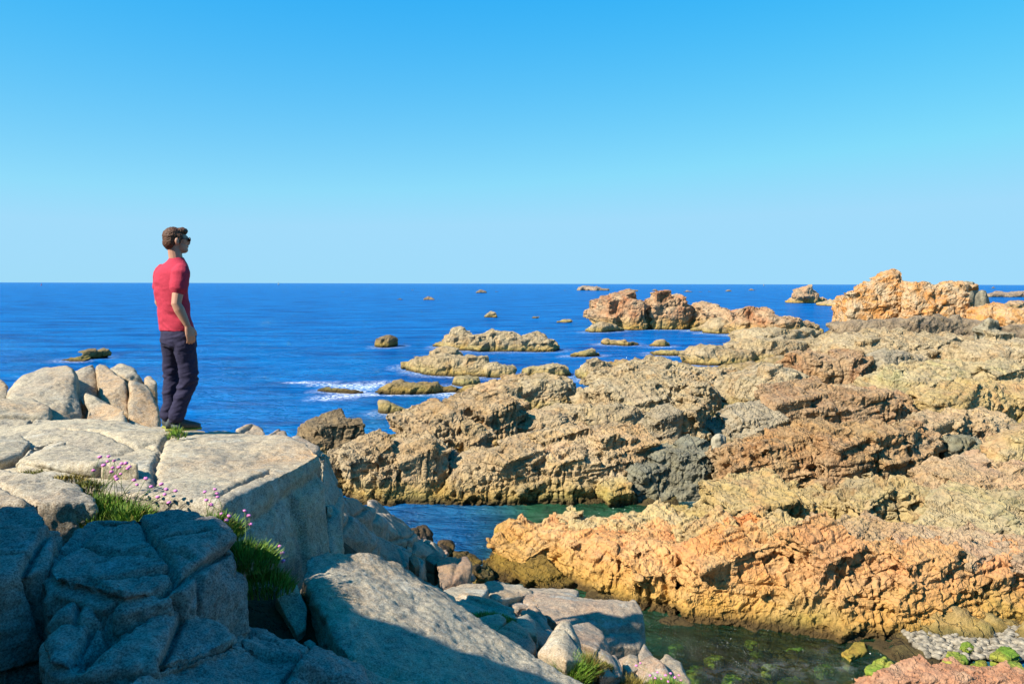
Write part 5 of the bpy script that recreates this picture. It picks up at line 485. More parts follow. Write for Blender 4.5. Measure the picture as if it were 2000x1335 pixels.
{'n':'boulder','l':'green weed-slicked boulder below the pebble beach','m':'weed_stone','p':[(10.079,15.6,0.238),(10.427,15.85,0.329),(10.69,15.85,0.313),(10.725,15.6,0.24),(10.273,15.4,0.251)],'t':0.4,'b':0.15,'g':'weed-slicked boulders below the beach','v':0.028,'amp':0.04,'cell':0.5},
{'n':'boulder','l':'green weed-slicked boulder below the pebble beach','m':'weed_stone','p':[(9.884,15.0,0.215),(10.216,15.25,0.283),(10.452,15.25,0.268),(10.464,15.0,0.217),(10.042,14.8,0.244)],'t':0.4,'b':0.15,'g':'weed-slicked boulders below the beach','v':0.028,'amp':0.04,'cell':0.5},
{'n':'boulder','l':'green weed-slicked boulder below the pebble beach','m':'weed_stone','p':[(9.658,16.0,0.186),(9.909,16.25,0.203),(10.053,16.25,0.194),(10.011,16.0,0.187),(9.712,15.8,0.257)],'t':0.4,'b':0.15,'g':'weed-slicked boulders below the beach','v':0.028,'amp':0.04,'cell':0.5},
{'n':'boulder','l':'green weed-slicked boulder below the pebble beach','m':'weed_stone','p':[(9.328,14.7,0.212),(9.627,14.95,0.252),(9.826,14.95,0.239),(9.816,14.7,0.213),(9.445,14.5,0.26)],'t':0.4,'b':0.15,'g':'weed-slicked boulders below the beach','v':0.028,'amp':0.04,'cell':0.5},
{'n':'boulder','l':'green weed-slicked boulder below the pebble beach','m':'weed_stone','p':[(8.228,15.2,0.161),(8.473,15.45,0.177),(8.627,15.45,0.167),(8.606,15.2,0.162),(8.308,15.0,0.231)],'t':0.4,'b':0.15,'g':'weed-slicked boulders below the beach','v':0.028,'amp':0.04,'cell':0.5},
{'n':'boulder','l':'green weed-slicked boulder below the pebble beach','m':'weed_stone','p':[(8.443,14.9,0.157),(8.716,15.15,0.189),(8.901,15.15,0.177),(8.896,14.9,0.158),(8.556,14.7,0.212)],'t':0.4,'b':0.15,'g':'weed-slicked boulders below the beach','v':0.028,'amp':0.04,'cell':0.5}]
REEF=[(-6.863,29.38),(-5.684,27.968),(-2.791,27.527),(0.015,27.036),(2.825,27.576),(4.286,27.328),(6.09,27.088),(7.819,27.886),(7.604,27.101),(6.135,26.468),(5.119,25.867),(2.102,25.555),(-0.232,24.193),(-0.467,22.092),(0.851,20.329),(2.305,18.514),(3.416,17.654),(5.377,17.313),(6.942,16.755),(7.962,16.466),(8.043,15.598),(6.643,14.965),(5.714,13.673),(12.385,13.703),(19.993,18.173),(90.02,84.025),(240.526,277.76),(150.041,239.55),(94.221,185.921),(76.619,179.519),(51.47,126.332),(41.108,102.457),(44.251,114.17),(36.202,123.176),(27.292,95.534),(17.951,79.98),(22.138,75.06),(20.696,71.438),(9.526,74.765),(6.026,69.045),(6.492,58.5),(4.631,57.333),(5.162,68.628),(1.024,68.937),(0.621,60.793),(0.444,53.863),(-0.62,62.371),(-4.32,58.591),(-4.02,49.912),(-5.337,46.718),(-5.658,40.012),(-7.589,38.158),(-7.681,33.636)]
LAND=[(0,0,6.25),(-1.5,1,6.3),(2,0,5.9),(0,-6,6.5),(-8,0,6.9),(-8,6,6.3),(-4,5,6.25),(-3.4,4.2,6.2),(-2.2,3.2,6.2),(-3,7.5,5.7),(-1.7,4.6,6.05),(-1.2,6,5.5),(-1,4,5.75),(0,3.6,5.4),(0.5,4.6,5.0),(0.3,6,4.5),(1,7,4.1),(1,9,3.3),(1.7,9,3.0),(2.6,9,1.9),(3,7.4,2.0),(4.2,7.5,0.3),(3.5,5,2.5),(5,3,2.5),(2.5,12,-0.8),(4,11,-1),(0,12,2.4),(-1,15,1.9),(-2.6,15.5,2.3),(-1.4,19,0.6),(-1,21,-0.4),(-0.3,22.8,-1.6),(-3.2,20,0.6),(-5,24,-1.6),(-4,12,3.2),(-3.5,9,4.6),(-6,10,5.2),(-10,11,4),(-9,16,-1),(-14,10,3),(-14,18,-2),(1,16,-0.6),(1,20,-1.6),(8,8,-1.6),(8,12,-1.6),(9,2,1.5),(-6,19,-0.6),(5,17,-1.8),(8,16,-1.8),(11,15,-1.8),(4,14,-1.6),(9,19,-1.8),(4,20,-1.8),(6,13,-1.6),(9,12,-1.6),(11,9,-1.2),(-4,-4.5,10.5),(1,-3.5,9.5),(6,-4,8.5),(14,-6,7),(-4,-14,14),(6,-14,13),(16,-14,10)]  # high ground behind the camera is added, unseen, to dim the skylight
TUFTS=[(-2.564,4.75,6.604,0.2,2200,'t'),(-2.316,4.62,6.595,0.12,900,'t'),(-1.743,4.42,6.596,0.13,900,'t'),(-1.571,4.35,6.451,0.17,1500,'t'),(-1.457,4.4,6.28,0.14,800,'t'),(0.498,6.35,4.713,0.17,1500,'g'),(0.67,6.4,4.711,0.1,600,'b'),(1.357,6.5,4.475,0.2,900,'t'),(1.065,6.5,4.497,0.12,600,'b'),(-0.258,7.7,4.566,0.25,1400,'m'),(-1.233,4.75,6.06,0.11,500,'m'),(0.827,6.6,4.646,0.08,300,'m'),(-2.803,6.35,6.786,0.06,120,'t'),(-3.304,5.25,6.703,0.16,700,'m'),(-2.992,5.08,6.714,0.14,600,'m'),(-2.783,4.95,6.699,0.12,500,'m')]
FLOWERS1=[(-2.584,4.75,6.909),(-2.534,4.7,6.869),(-2.53,4.75,6.912),(-2.48,4.7,6.853),(-2.511,4.78,6.879),(-2.439,4.7,6.856),(-2.448,4.75,6.867),(-2.407,4.72,6.877),(-2.388,4.7,6.847),(-2.4,4.75,6.847),(-2.466,4.66,6.837),(-2.432,4.64,6.813),(-2.431,4.7,6.814),(-2.405,4.6,6.808),(-2.309,4.62,6.796),(-2.282,4.6,6.773),(-2.61,4.72,6.831),(-2.564,4.8,6.868)]
FLOWERS2=[(-2.237,4.62,6.806),(-2.135,4.6,6.777),(-2.095,4.58,6.75),(-2.097,4.56,6.724),(-2.064,4.54,6.68),(-2.049,4.6,6.735),(-2.14,4.56,6.708),(-2.195,4.6,6.761)]
FLOWERS3=[(-1.83,4.5,6.757),(-1.769,4.5,6.773),(-1.757,4.5,6.748),(-1.747,4.48,6.732),(-1.78,4.46,6.691),(-1.814,4.48,6.713),(-1.713,4.44,6.642),(-1.66,4.42,6.636),(-1.668,4.4,6.617)]
FLOWERS4=[(-1.595,4.5,6.643),(-1.571,4.5,6.614),(-1.546,4.46,6.574)]
FLOWERS5=[(-1.391,4.5,6.427),(-1.37,4.48,6.393),(-1.374,4.46,6.366),(-1.371,4.5,6.336)]
FLOWERS6=[(1.239,6.6,4.524),(1.276,6.55,4.527),(1.151,6.6,4.637),(1.34,6.6,4.491),(1.387,6.65,4.498),(1.432,6.65,4.517),(1.459,6.6,4.506),(1.506,6.65,4.499),(1.514,6.6,4.478),(1.379,6.5,4.521),(1.115,6.6,4.614),(1.313,6.65,4.527)]
MAN=[(-3.003,6.7,6.706)]
FOAM_SPARKLE=[(-17.508,61.393,0.0,1.2,0.8),(-16.483,61.413,0.0,1.6,1.2),(-15.097,60.806,0.0,1.6,1.3),(-13.668,59.905,0.0,1.6,1.6),(-12.404,59.626,0.0,1.7,2.2),(-11.356,58.753,0.0,1.2,3),(-10.77,60.576,0.0,1.2,2.5),(-12.856,53.153,0.0,1.4,1.4),(-12.073,53.651,0.0,1.8,1.8),(-11.064,54.921,0.0,1.6,1.6),(-9.182,54.699,0.0,1.6,0.8),(-4.389,54.528,0.0,1.8,1.2),(-3.305,54.8,0.0,1.2,1.4),(-12.124,68.256,0.0,2,0.6),(16.587,76.86,0.0,0.8,0.6),(6.295,58.497,0.0,0.9,1),(-1.203,60.141,0.0,1,0.8),(-12.831,56.202,0.0,1,1),(4.677,15.325,0.0,0.9,0.3),(5.399,15.584,0.0,0.8,0.25),(6.006,15.48,0.0,0.7,0.3),(7.022,16.389,0.0,0.7,0.2),(4.182,15.054,0.0,0.8,0.3),(7.125,15.593,0.0,0.6,0.3),(6.036,15.002,0.0,0.8,0.3)]  # surf; the last entries paint white sparkle on the near pool's ripples
POOL=[(-2.39,25.239,0.0),(5.254,15.803,0.0),(4.512,26.454,0.0)]
BEACH=[(10.458,16.3,0.25)]
CRACK1=[(-3.022,6.69,6.68),(-2.907,6.317,6.68),(-2.73,5.874,6.68),(-2.602,5.536,6.68),(-2.347,4.962,6.68)]
CRACK2=[(-1.841,4.722,6.67),(-1.831,5.005,6.67),(-1.786,5.28,6.67),(-1.76,5.539,6.67)]
CRACK3=[(-2.305,3.8,6.69),(-2.193,3.832,6.69),(-2.017,3.771,6.69),(-1.785,3.743,6.69),(-1.607,3.714,6.69)]
CRACK4=[(-2.018,3.654,6.7),(-1.936,3.789,6.7),(-1.787,3.918,6.7),(-1.62,4.038,6.7)]
CRACK5=[(-1.957,3.451,6.68),(-1.803,3.295,6.68),(-1.683,3.172,6.68)]
CRACK6=[(-1.61,3.416,6.68),(-1.657,3.295,6.68),(-1.683,3.172,6.68),(-1.71,3.042,6.68)]
CRACK7=[(-4.065,6.85,6.66),(-3.598,6.668,6.66),(-3.121,6.246,6.66),(-2.822,6.056,6.66)]

# ---- ground, reef base, sea
REEFP=np.array(REEF)
def sdist(P,poly):
    d=np.full(len(P),1e9); ins=np.zeros(len(P),bool); n=len(poly)
    for i in range(n):
        a=poly[i]; b=poly[(i+1)%n]; e=b-a; wv=P-a
        t=np.clip((wv@e)/(e@e+1e-9),0,1); d=np.minimum(d,((wv-t[:,None]*e)**2).sum(1))
        c=((a[1]>P[:,1])!=(b[1]>P[:,1])); xx=a[0]+(P[:,1]-a[1])*e[0]/(e[1] if abs(e[1])>1e-9 else 1e-9); ins^=c&(P[:,0]<xx)
    return np.where(ins,np.sqrt(d),-np.sqrt(d))
LD=np.array(LAND)
def landz(P):
    num=np.zeros(len(P)); den=np.zeros(len(P))
    for x,y,z in LD:
        k=1/(((P[:,0]-x)**2+(P[:,1]-y)**2)+.12)**1.9; num+=k*z; den+=k
    return num/den
def reefz(P):
    s=sdist(P,REEFP); Y=P[:,1]
    up=.42*(1-np.exp(-np.maximum(s,0)/2.2))+.35*np.clip((P[:,0]-4)/10,0,1)*np.clip(s/3,0,1)
    dn=-.9*(1-np.exp(np.minimum(s,0)/1.2))-np.clip(-s-2.,0,40)*.25
    z=np.where(s>0,up,dn); bx=np.clip((P[:,0]-6.6)/1.2,0,1)*np.clip((17.0-Y)/.6,0,1)
    return np.where(z>.05,z*(1-bx)+np.minimum(z,.05)*bx,z),s
def grid_faces(n,m):
    i=np.arange(n-1)[:,None]*m+np.arange(m-1)[None]; i=i.ravel(); return np.stack([i,i+1,i+1+m,i+m],1)
# reef base and sea bed
nr,nc=470,270
Y=13.2*np.exp(np.linspace(0,math.log(190/13.2),nr)); T=np.linspace(-.62,1.0,nc)
XX=(T[None]*Y[:,None]*.86+np.zeros((nr,1))); YY=np.repeat(Y[:,None],nc,1)
P2=np.stack([XX.ravel(),YY.ravel()],1); zb,sd=reefz(P2)
P3=np.concatenate([P2,zb[:,None]],1)
RR=rotm(rad(14),rad(-12),rad(28))
sc_=np.clip(P2[:,1]/30,.7,3)
inside=np.clip(sd/1.2,0,1)*(1-.92*np.clip((P2[:,0]-6.6)/1.2,0,1)*np.clip((17.2-P2[:,1])/.6,0,1))
P3[:,2]+=inside*.35*fbm(P3/3.5,3,3)
for cell,amp,sd_ in ((2.2,.32,5),(.8,.16,6)):
    off,d=fracture(P3,cell,RR,sd_)
    P3[:,2]+=(amp*off-.8*amp*np.exp(-(d/(cell*.09))**2))*(.25+.75*inside)
P3[:,2]+=.08*fbm(P3*1.8,4,9)
wr=worley(P3*np.array([2.6,2.6,2.6]),4); mk=np.clip(vnoise(P3/2.5,44)*2,0,1)
P3[:,2]-=.16*np.clip(1-wr/.42,0,1)**.6*mk*inside
me=npmesh('reef_ground',P3,grid_faces(nr,nc),MATS['reef_base'])
tag(link('reef_ground',me),'pale fractured bedrock of the reef between the outcrops',None,None,'structure')
# headland; its hill behind the camera is added to block skylight
gx=np.arange(-16,10.01,.11); gy=np.concatenate([np.arange(-16,2,.2),np.arange(2,25.01,.11)]); nx=len(gx); ny=len(gy)
P2=np.stack([np.tile(gx,ny),np.repeat(gy,nx)],1); z=landz(P2); P3=np.concatenate([P2,z[:,None]],1)
off,d=fracture(P3,.9,rotm(.2,.15,.5),21); far_=np.clip((P2[:,1]-6)/5,.25,1)
P3[:,2]+=far_*(.12*off-.1*np.exp(-(d/.08)**2))+.04*fbm(P3*2.2,4,5)
me=npmesh('headland',P3,grid_faces(ny,nx),MATS['soil']); 
me.materials.append(MATS['granite_warm'])
pc=P3[grid_faces(ny,nx)].mean(1); mi=((pc[:,1]>8.5)|(pc[:,0]>1.2)).astype(np.int32); me.polygons.foreach_set('material_index',mi)
tag(link('headland',me),'dark soil and rock of the headland under the boulders',None,None,'structure')
# sea
def watermat():
    N=NT('sea'); pos=N.n('NewGeometry').outputs['Position']
    at=N.n('Attribute',attribute_name='shallow'); fo=N.n('Attribute',attribute_name='foam_sparkle')
    a=N.noise(N.mapping(pos,(.9,1.5,1),(0,0,.3)),.9,6,.62,.3); b=N.noise(N.mapping(pos,(.35,1.3,1),(0,0,-.15)),.16,5,.6)
    c=N.noise(N.mapping(pos,(.4,1.2,1),(0,0,.2)),.03,4,.6)
    h=N.math('ADD',N.math('MULTIPLY',a,.85),N.math('ADD',N.math('MULTIPLY',b,1.3),N.math('MULTIPLY',c,3.)))
    nb=N.bump(h,1.0,1.)
    sw=N.noise(N.mapping(pos,(.3,1,1),(0,0,-.12)),.2,10,.74,.4)
    deep=N.mix(N.ramp(sw,(.36,0.),(.66,1.)),lin(0,74,150),lin(4,138,220))
    pool=N.mix(N.ramp(N.noise(pos,.35,3),(.4,0.),(.6,1.)),lin(34,74,48),lin(46,96,66))
    body=N.mix(N.ramp(at.outputs['Fac'],(.15,0.),(.5,1.)),deep,pool)
    body=N.mix(N.ramp(at.outputs['Fac'],(.02,0.),(.1,.35),(.2,0.)),body,lin(20,120,150))
    tr=N.n('BsdfTransparent'); tr.inputs[0].default_value=(.74,.95,.70,1)
    gl=N.n('BsdfGlossy'); gl.inputs['Roughness'].default_value=.08; N.l(nb,gl.inputs['Normal'])
    fr=N.n('Fresnel'); fr.inputs['IOR'].default_value=1.33; N.l(nb,fr.inputs['Normal'])
    frc=N.math('MINIMUM',fr.outputs[0],.30)   # unresolved wavelets keep far water from mirroring fully
    df=N.n('BsdfDiffuse'); N.l(body,df.inputs[0]); N.l(nb,df.inputs['Normal'])
    d0=N.n('MixShader'); N.l(frc,d0.inputs[0]); N.l(df.outputs[0],d0.inputs[1]); N.l(gl.outputs[0],d0.inputs[2]); d1=d0.outputs[0]
    m1=N.n('MixShader'); N.l(fr.outputs[0],m1.inputs[0]); N.l(tr.outputs[0],m1.inputs[1]); N.l(gl.outputs[0],m1.inputs[2])
    m2=N.n('MixShader'); N.l(N.ramp(at.outputs['Fac'],(.5,0.),(.98,.92)),m2.inputs[0]); N.l(d1,m2.inputs[1]); N.l(m1.outputs[0],m2.inputs[2])
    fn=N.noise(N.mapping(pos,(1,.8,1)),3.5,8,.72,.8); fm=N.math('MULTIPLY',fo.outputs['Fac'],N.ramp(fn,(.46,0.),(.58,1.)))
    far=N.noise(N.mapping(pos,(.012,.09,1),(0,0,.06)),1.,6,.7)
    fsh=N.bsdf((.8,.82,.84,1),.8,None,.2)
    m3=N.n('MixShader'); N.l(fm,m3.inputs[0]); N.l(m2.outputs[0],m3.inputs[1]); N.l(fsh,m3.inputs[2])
    return N.out(m3.outputs[0])
MATS['sea']=watermat()
nr,nc=360,220
Y=8*np.exp(np.linspace(0,math.log(30000/8),nr)); T=np.linspace(-1.5,1.5,nc)
XX=T[None]*(Y[:,None]*1.0+12); YY=np.repeat(Y[:,None],nc,1); P2=np.stack([XX.ravel(),YY.ravel()],1)
near=P2[:,1]<220
zz=np.full(len(P2),-9.); zz[near]=np.maximum(reefz(P2[near])[0],landz(P2[near])-np.clip((P2[near][:,1]-20)*.3,0,9)-np.clip((np.abs(P2[near][:,0])-9)*.3,0,9))
depth=-zz
wz=np.zeros(len(P2)); P3=np.concatenate([P2,wz[:,None]],1)
k=np.clip(1-P2[:,1]/400,0,1)*np.clip(depth/2,.12,1)
P3[:,2]=k*(.09*fbm(P3*np.array([.25,.45,1])+3,3,60)+.03*fbm(P3*np.array([.9,1.4,1]),2,61))
sh=np.exp(-np.maximum(depth-.15,0)/.9); sh[P2[:,1]>60]*=.0
# the two sheltered pools stay clear; open water off the reef goes blue within a few metres
pool=np.clip(1-np.maximum(0,np.hypot((P2[:,0]-1.5)/9,(P2[:,1]-21)/10.)-.75)/.35,0,1)
clear=np.clip(1.6*(1-np.hypot((P2[:,0]-6)/5.5,(P2[:,1]-15.5)/3.6)),0,1)
att=pool*(.55-.26*np.clip((1.2-P2[:,0])/3,0,1))+(1-pool)*sh*.22+.42*clear
fo=np.zeros(len(P2))
for x,y,z,rx,ry in FOAM_SPARKLE: fo=np.maximum(fo,(.06 if y<22 else 1.)*np.clip(1.25*(1-np.hypot((P2[:,0]-x)/rx,(P2[:,1]-y)/ry)),0,1))  # faint in the near pool, where it paints glints on ripples
near=(P2[:,1]<150)&(P2[:,1]>24)
for R in ROCKS:
    if R['z']>.05 or R['s'][0][1]>150: continue
    A=np.array([s_[:2] for s_ in R['s']]); dd=np.full(near.sum(),9e9); Q=P2[near]
    for a_,b_ in zip(A[:-1],A[1:]):
        e_=b_-a_; t_=np.clip(((Q-a_)@e_)/(e_@e_+1e-9),0,1); dd=np.minimum(dd,((Q-a_-t_[:,None]*e_)**2).sum(1))
    fo[near]=np.maximum(fo[near],.5*np.clip(1-np.sqrt(dd)/(.5+.012*Q[:,1]),0,1)*(Q[:,1]>38))
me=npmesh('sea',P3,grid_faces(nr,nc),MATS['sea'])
for nm,v in (('shallow',att),('foam_sparkle',fo)):
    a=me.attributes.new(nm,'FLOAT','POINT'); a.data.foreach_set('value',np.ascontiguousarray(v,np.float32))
tag(link('sea',me),'rippled deep blue sea with green pools between the rocks',None,None,'structure')

# ---- rocks
def keep_main(bm):
    '''drop crumbs cut loose from a rock'''
    bm.verts.index_update(); seen=np.zeros(len(bm.verts),bool); comps=[]
    for v in bm.verts:
        if seen[v.index]: continue
        st=[v]; seen[v.index]=True; c=[]
        while st:
            x=st.pop(); c.append(x)
            for e_ in x.link_edges:
                y=e_.other_vert(x)
                if not seen[y.index]: seen[y.index]=True; st.append(y)
        comps.append(c)
    comps.sort(key=len)
    dead=[v for c in comps[:-1] for v in c]
    if dead: bmesh.ops.delete(bm,geom=dead,context='VERTS')
CATS={'skerry':'skerry','sea_rock':'rock','sea_stack':'rock','rock_outcrop':'rock','rock_tor':'rock','islet':'rock','rock_ledge':'rock','boulder':'boulder','granite_slab':'rock','granite_rock':'rock','granite_block':'boulder','granite_boulder':'boulder','stone':'stone'}
def loft(R):
    V=[];Fc=[];n=8; zb=R['z'];S=R['s']
    for xf,yf,xc,yc,zc in S:
        zc=max(zc-.16*R['c'],zb+.85*(zc-zb)) if yf<150 else zc; kf=1+min(.12*R['c'],.3)/math.hypot(xf,yf); xf*=kf; yf*=kf
        h=zc-zb; L=math.hypot(xc,yc); bx,by=xc/L*R['b'],yc/L*R['b']; l=lambda t:(xf+(xc-xf)*t,yf+(yc-yf)*t)
        ux,uy=xc/L,yc/L
        V+=[(xf-ux*.25,yf-uy*.25,zb-1.),(xf,yf,zb),(*l(.3),zb+.58*h),(*l(.7),zb+.92*h),(xc,yc,zc),(xc+bx*.5,yc+by*.5,zb+.92*h),(xc+bx*.9,yc+by*.9,zb+.45*h),(xc+bx*1.1,yc+by*1.1,zb-1.)]
    m=len(S)
    for i in range(m-1):
        for j in range(n):
            k=(j+1)%n; Fc.append((i*n+j,i*n+k,(i+1)*n+k,(i+1)*n+j))
    Fc.append(tuple(range(n))[::-1]); Fc.append(tuple((m-1)*n+j for j in range(n)))
    return V,Fc
CUBE=np.array([(x,y,z) for x in (-1,1) for y in (-1,1) for z in (-1,1)],float)*.5
CF=[(0,1,3,2),(4,6,7,5),(0,4,5,1),(2,3,7,6),(0,2,6,4),(1,5,7,3)]
STRATA=rotm(rad(14),rad(-12),rad(28))
def blocks(V,S,n,cell,seed,Rr,keep):
    '''angular joint blocks set into the front, top and back of a lofted mass'''
    g=np.random.default_rng(seed); m=len(S); q=[]; 
    for i in range(m-1):
        for j in (1,2,3,4,5):
            a,b,c,d=V[i*8+j],V[i*8+j+1],V[(i+1)*8+j+1],V[(i+1)*8+j]; ar=np.linalg.norm(np.cross(c-a,d-b))/2; q.append((ar*(1.5 if j<5 else .5),a,b,c,d))
    wt=np.array([x[0] for x in q]); area=wt.sum(); N=int(min(area/(cell*cell*.3)*keep,700))
    if N<1: return np.zeros((0,3)),[]
    oV=[];oF=[]
    for k in g.choice(len(q),N,p=wt/area):
        _,a,b,c,d=q[k]; u,v=g.uniform(0,1,2); p=(a*(1-u)+d*u)*(1-v)+(b*(1-u)+c*u)*v
        nn=np.cross(b-a,d-a); nn/=np.linalg.norm(nn)+1e-9
        if nn[2]<-.2 or nn@(p-V.mean(0))<0: nn=-nn
        sz=cell*g.choice([.28,.5,.85,1.4],p=[.34,.33,.23,.1])*np.array([g.uniform(.9,1.9),g.uniform(.7,1.2),g.uniform(.25,.7)])
        Q=Rr@rotm(*g.normal(0,.09,3)); B=(CUBE+g.uniform(-.13,.13,(8,3)))*sz
        B=B@Q.T; ext=(B@nn).max(); B=B+p+nn*(g.choice([.12,.3,.75],p=[.4,.4,.2])*min(sz)-ext+.03*cell)
        kk=len(oV)*8; oV.append(B); oF+=[tuple(x+kk for x in f) for f in CF]
    return np.concatenate(oV),oF
items=[]
for i,R in enumerate(ROCKS):
    sd=i*31+3
    h=max(s[4] for s in R['s'])-R['z']; wd=np.ptp([s[0] for s in R['s']]); D0=math.hypot(R['s'][0][0],R['s'][0][1])
    cell=max(R.get('cell',max(.35,min(h,wd)*.42)),1.25*D0/768*5); R['c']=cell; R['R']=STRATA@rotm(0,0,(sd*.618%1)*.5-.25)
    V,Fc=loft(R); V=np.array(V)
    bv,bf=blocks(V,R['s'],0,cell*R.get('bs',1.),sd,R['R'],R.get('keep',1.)); n0=len(V); V=np.concatenate([V,bv]); Fc=Fc+[tuple(x+n0 for x in f) for f in bf]; o0=np.array([V[:,0].mean(),V[:,1].mean(),R['z']])
    me=mesh(R['n'],V-o0,Fc,MATS[R['m']]); bm=bmesh.new(); bm.from_mesh(me); bmesh.ops.recalc_face_normals(bm,faces=bm.faces); bm.to_mesh(me); bm.free()
    o=link(R['n'],me,None,tuple(o0)); tag(o,R['l'],CATS[R['n']],R.get('g')); D=np.hypot(o0[0],o0[1])
    R['D']=D; R['o']=o; R['v']=max(.032,1.56*D/768); R['seed']=i*31+3
    items.append((o,R['v'],R.get('smooth',1)))
for i,R in enumerate(HULLS):
    p=np.array(R['p']); c=p.mean(0); ext=p.max(0)-p.min(0)
    q=[p]; dn=p.copy(); dn[:,2]-=R['t']
    u=c[:2]/np.linalg.norm(c[:2]); 
    if R['b']: bk=p.copy(); bk[:,:2]+=u*R['b']; bk[:,2]-=R['b']*.25; q.append(bk); dn[:,:2]+=u*R['b']*.5
    q.append(dn); V=np.concatenate(q); o0=np.array([V[:,0].mean(),V[:,1].mean(),V[:,2].min()])
    bm=bmesh.new()
    for v in V-o0: bm.verts.new(v)
    r=bmesh.ops.convex_hull(bm,input=bm.verts); bmesh.ops.delete(bm,geom=[g for g in set(r['geom_interior']+r['geom_unused']) if isinstance(g,bmesh.types.BMVert)],context='VERTS')
    bmesh.ops.recalc_face_normals(bm,faces=bm.faces)
    me=bpy.data.meshes.new(R['n']); bm.to_mesh(me); bm.free(); me.materials.append(MATS[R['m']])
    o=link(R['n'],me,None,tuple(o0)); tag(o,R['l'],CATS[R['n']],R.get('g')); R['o']=o; R['seed']=i*29+500
    items.append((o,R['v'],R.get('smooth',3)))
remesh_batch(items)
for R in ROCKS:
    o=R['o']; me=o.data; p=getco(me); n=getno(me); o0=np.array(o.location,np.float32); P=(p+o0).astype(np.float64); sd=R['seed']
    cell=R['c']; v=R['v']; k=min(cell,1.5); Rr=R['R']; fx=R.get('fx',1.)
    c2=max(cell*.55,v*4); off,d=fracture(P,c2,Rr,sd+40,.14); cm=np.clip(vnoise(P/(k*1.5),sd+33)*2.2+.25,0,1); disp=fx*k*(.045*off-.10*cm*np.exp(-(d/max(c2*.03,v*.6))**2))
    disp+=fx*k*(.02*fbm(P/(k*.7),3,sd+80,.5)+.022*fbm(P/(k*.16),3,sd+90,.65))
    c3=max(c2*.42,v*3.); off,d=fracture(P,c3,Rr,sd+60,.2); cm=np.clip(vnoise(P/(k*.9),sd+35)*2.5,0,1); disp+=fx*k*(.02*off-.05*cm*np.exp(-(d/max(c3*.05,v*.55))**2))
    # steep parallel joints rib the faces
    an=.25+(sd*.37%1)*.5; tx=np.array([math.cos(an),math.sin(an),-.22]); sp=max(k*.34,v*4.5)
    u=P@tx+.5*sp*vnoise(P/(sp*3),sd+51)+.25*sp*vnoise(P/(sp*.9),sd+52); iu,du,_=joint1(u/sp,sd+53); ib,db,_=joint1(P[:,2]/(sp*2.6)+iu*.43,sd+54,iu)
    fc=np.clip(1.15-np.abs(n[:,2]),0,1); rm=np.clip(vnoise(P/(k*1.8),sd+55)*2.5+.45,0,1)
    disp+=fx*k*fc*rm*(.075*(hsh(iu,ib,iu*0,sd+56)*2-1)-.15*np.exp(-(du*sp/max(sp*.10,v*.6))**2)-.05*np.exp(-(db*sp*2.6/max(sp*.1,v*.6))**2))
    if 'pit' in R:
        pc=.5; q_=P.copy(); q_[:,2]*=1.3
        wr=worley(q_/pc,sd); mk=np.clip(vnoise(P/1.7,sd+7)*2.4+.2,0,1)
        disp-=R['pit']*1.9*np.clip((1-wr/.38)*1.6,0,1)**.6*mk
        wr=worley(q_/(pc*.55)+9,sd+3); disp-=R['pit']*.9*np.clip((1-wr/.36)*1.6,0,1)**.6*mk
    p=p+n*disp[:,None].astype(np.float32)
    me.vertices.foreach_set('co',np.ascontiguousarray(p,np.float32).ravel())
    # the buried foot and the buried back are left open
    S=np.array(R['s']); az=np.arctan2(P[:,0],P[:,1]); sa=np.arctan2(S[:,2],S[:,3]); oi=np.argsort(sa); rc=np.interp(az,sa[oi],np.hypot(S[:,2],S[:,3])[oi])
    bad=(p[:,2]<(-.6 if R['z']<.3 else -.85))&(R['D']<150)|((np.hypot(P[:,0],P[:,1])-rc>.62*R['b'])&(R['D']<150)&(P[:,2]<.75*S[:,4].max()))
    bm=bmesh.new(); bm.from_mesh(me); bm.verts.ensure_lookup_table(); bmesh.ops.delete(bm,geom=[bm.verts[i] for i in np.nonzero(bad)[0]],context='VERTS'); keep_main(bm); bm.to_mesh(me); bm.free()
    if R.get('smooth',1)<3: me.polygons.foreach_set('use_smooth',np.zeros(len(me.polygons),bool))
    me.update()
CRK=[np.array(c_)[:,:2] for c_ in (CRACK1,CRACK2,CRACK3,CRACK4,CRACK5,CRACK6,CRACK7)]
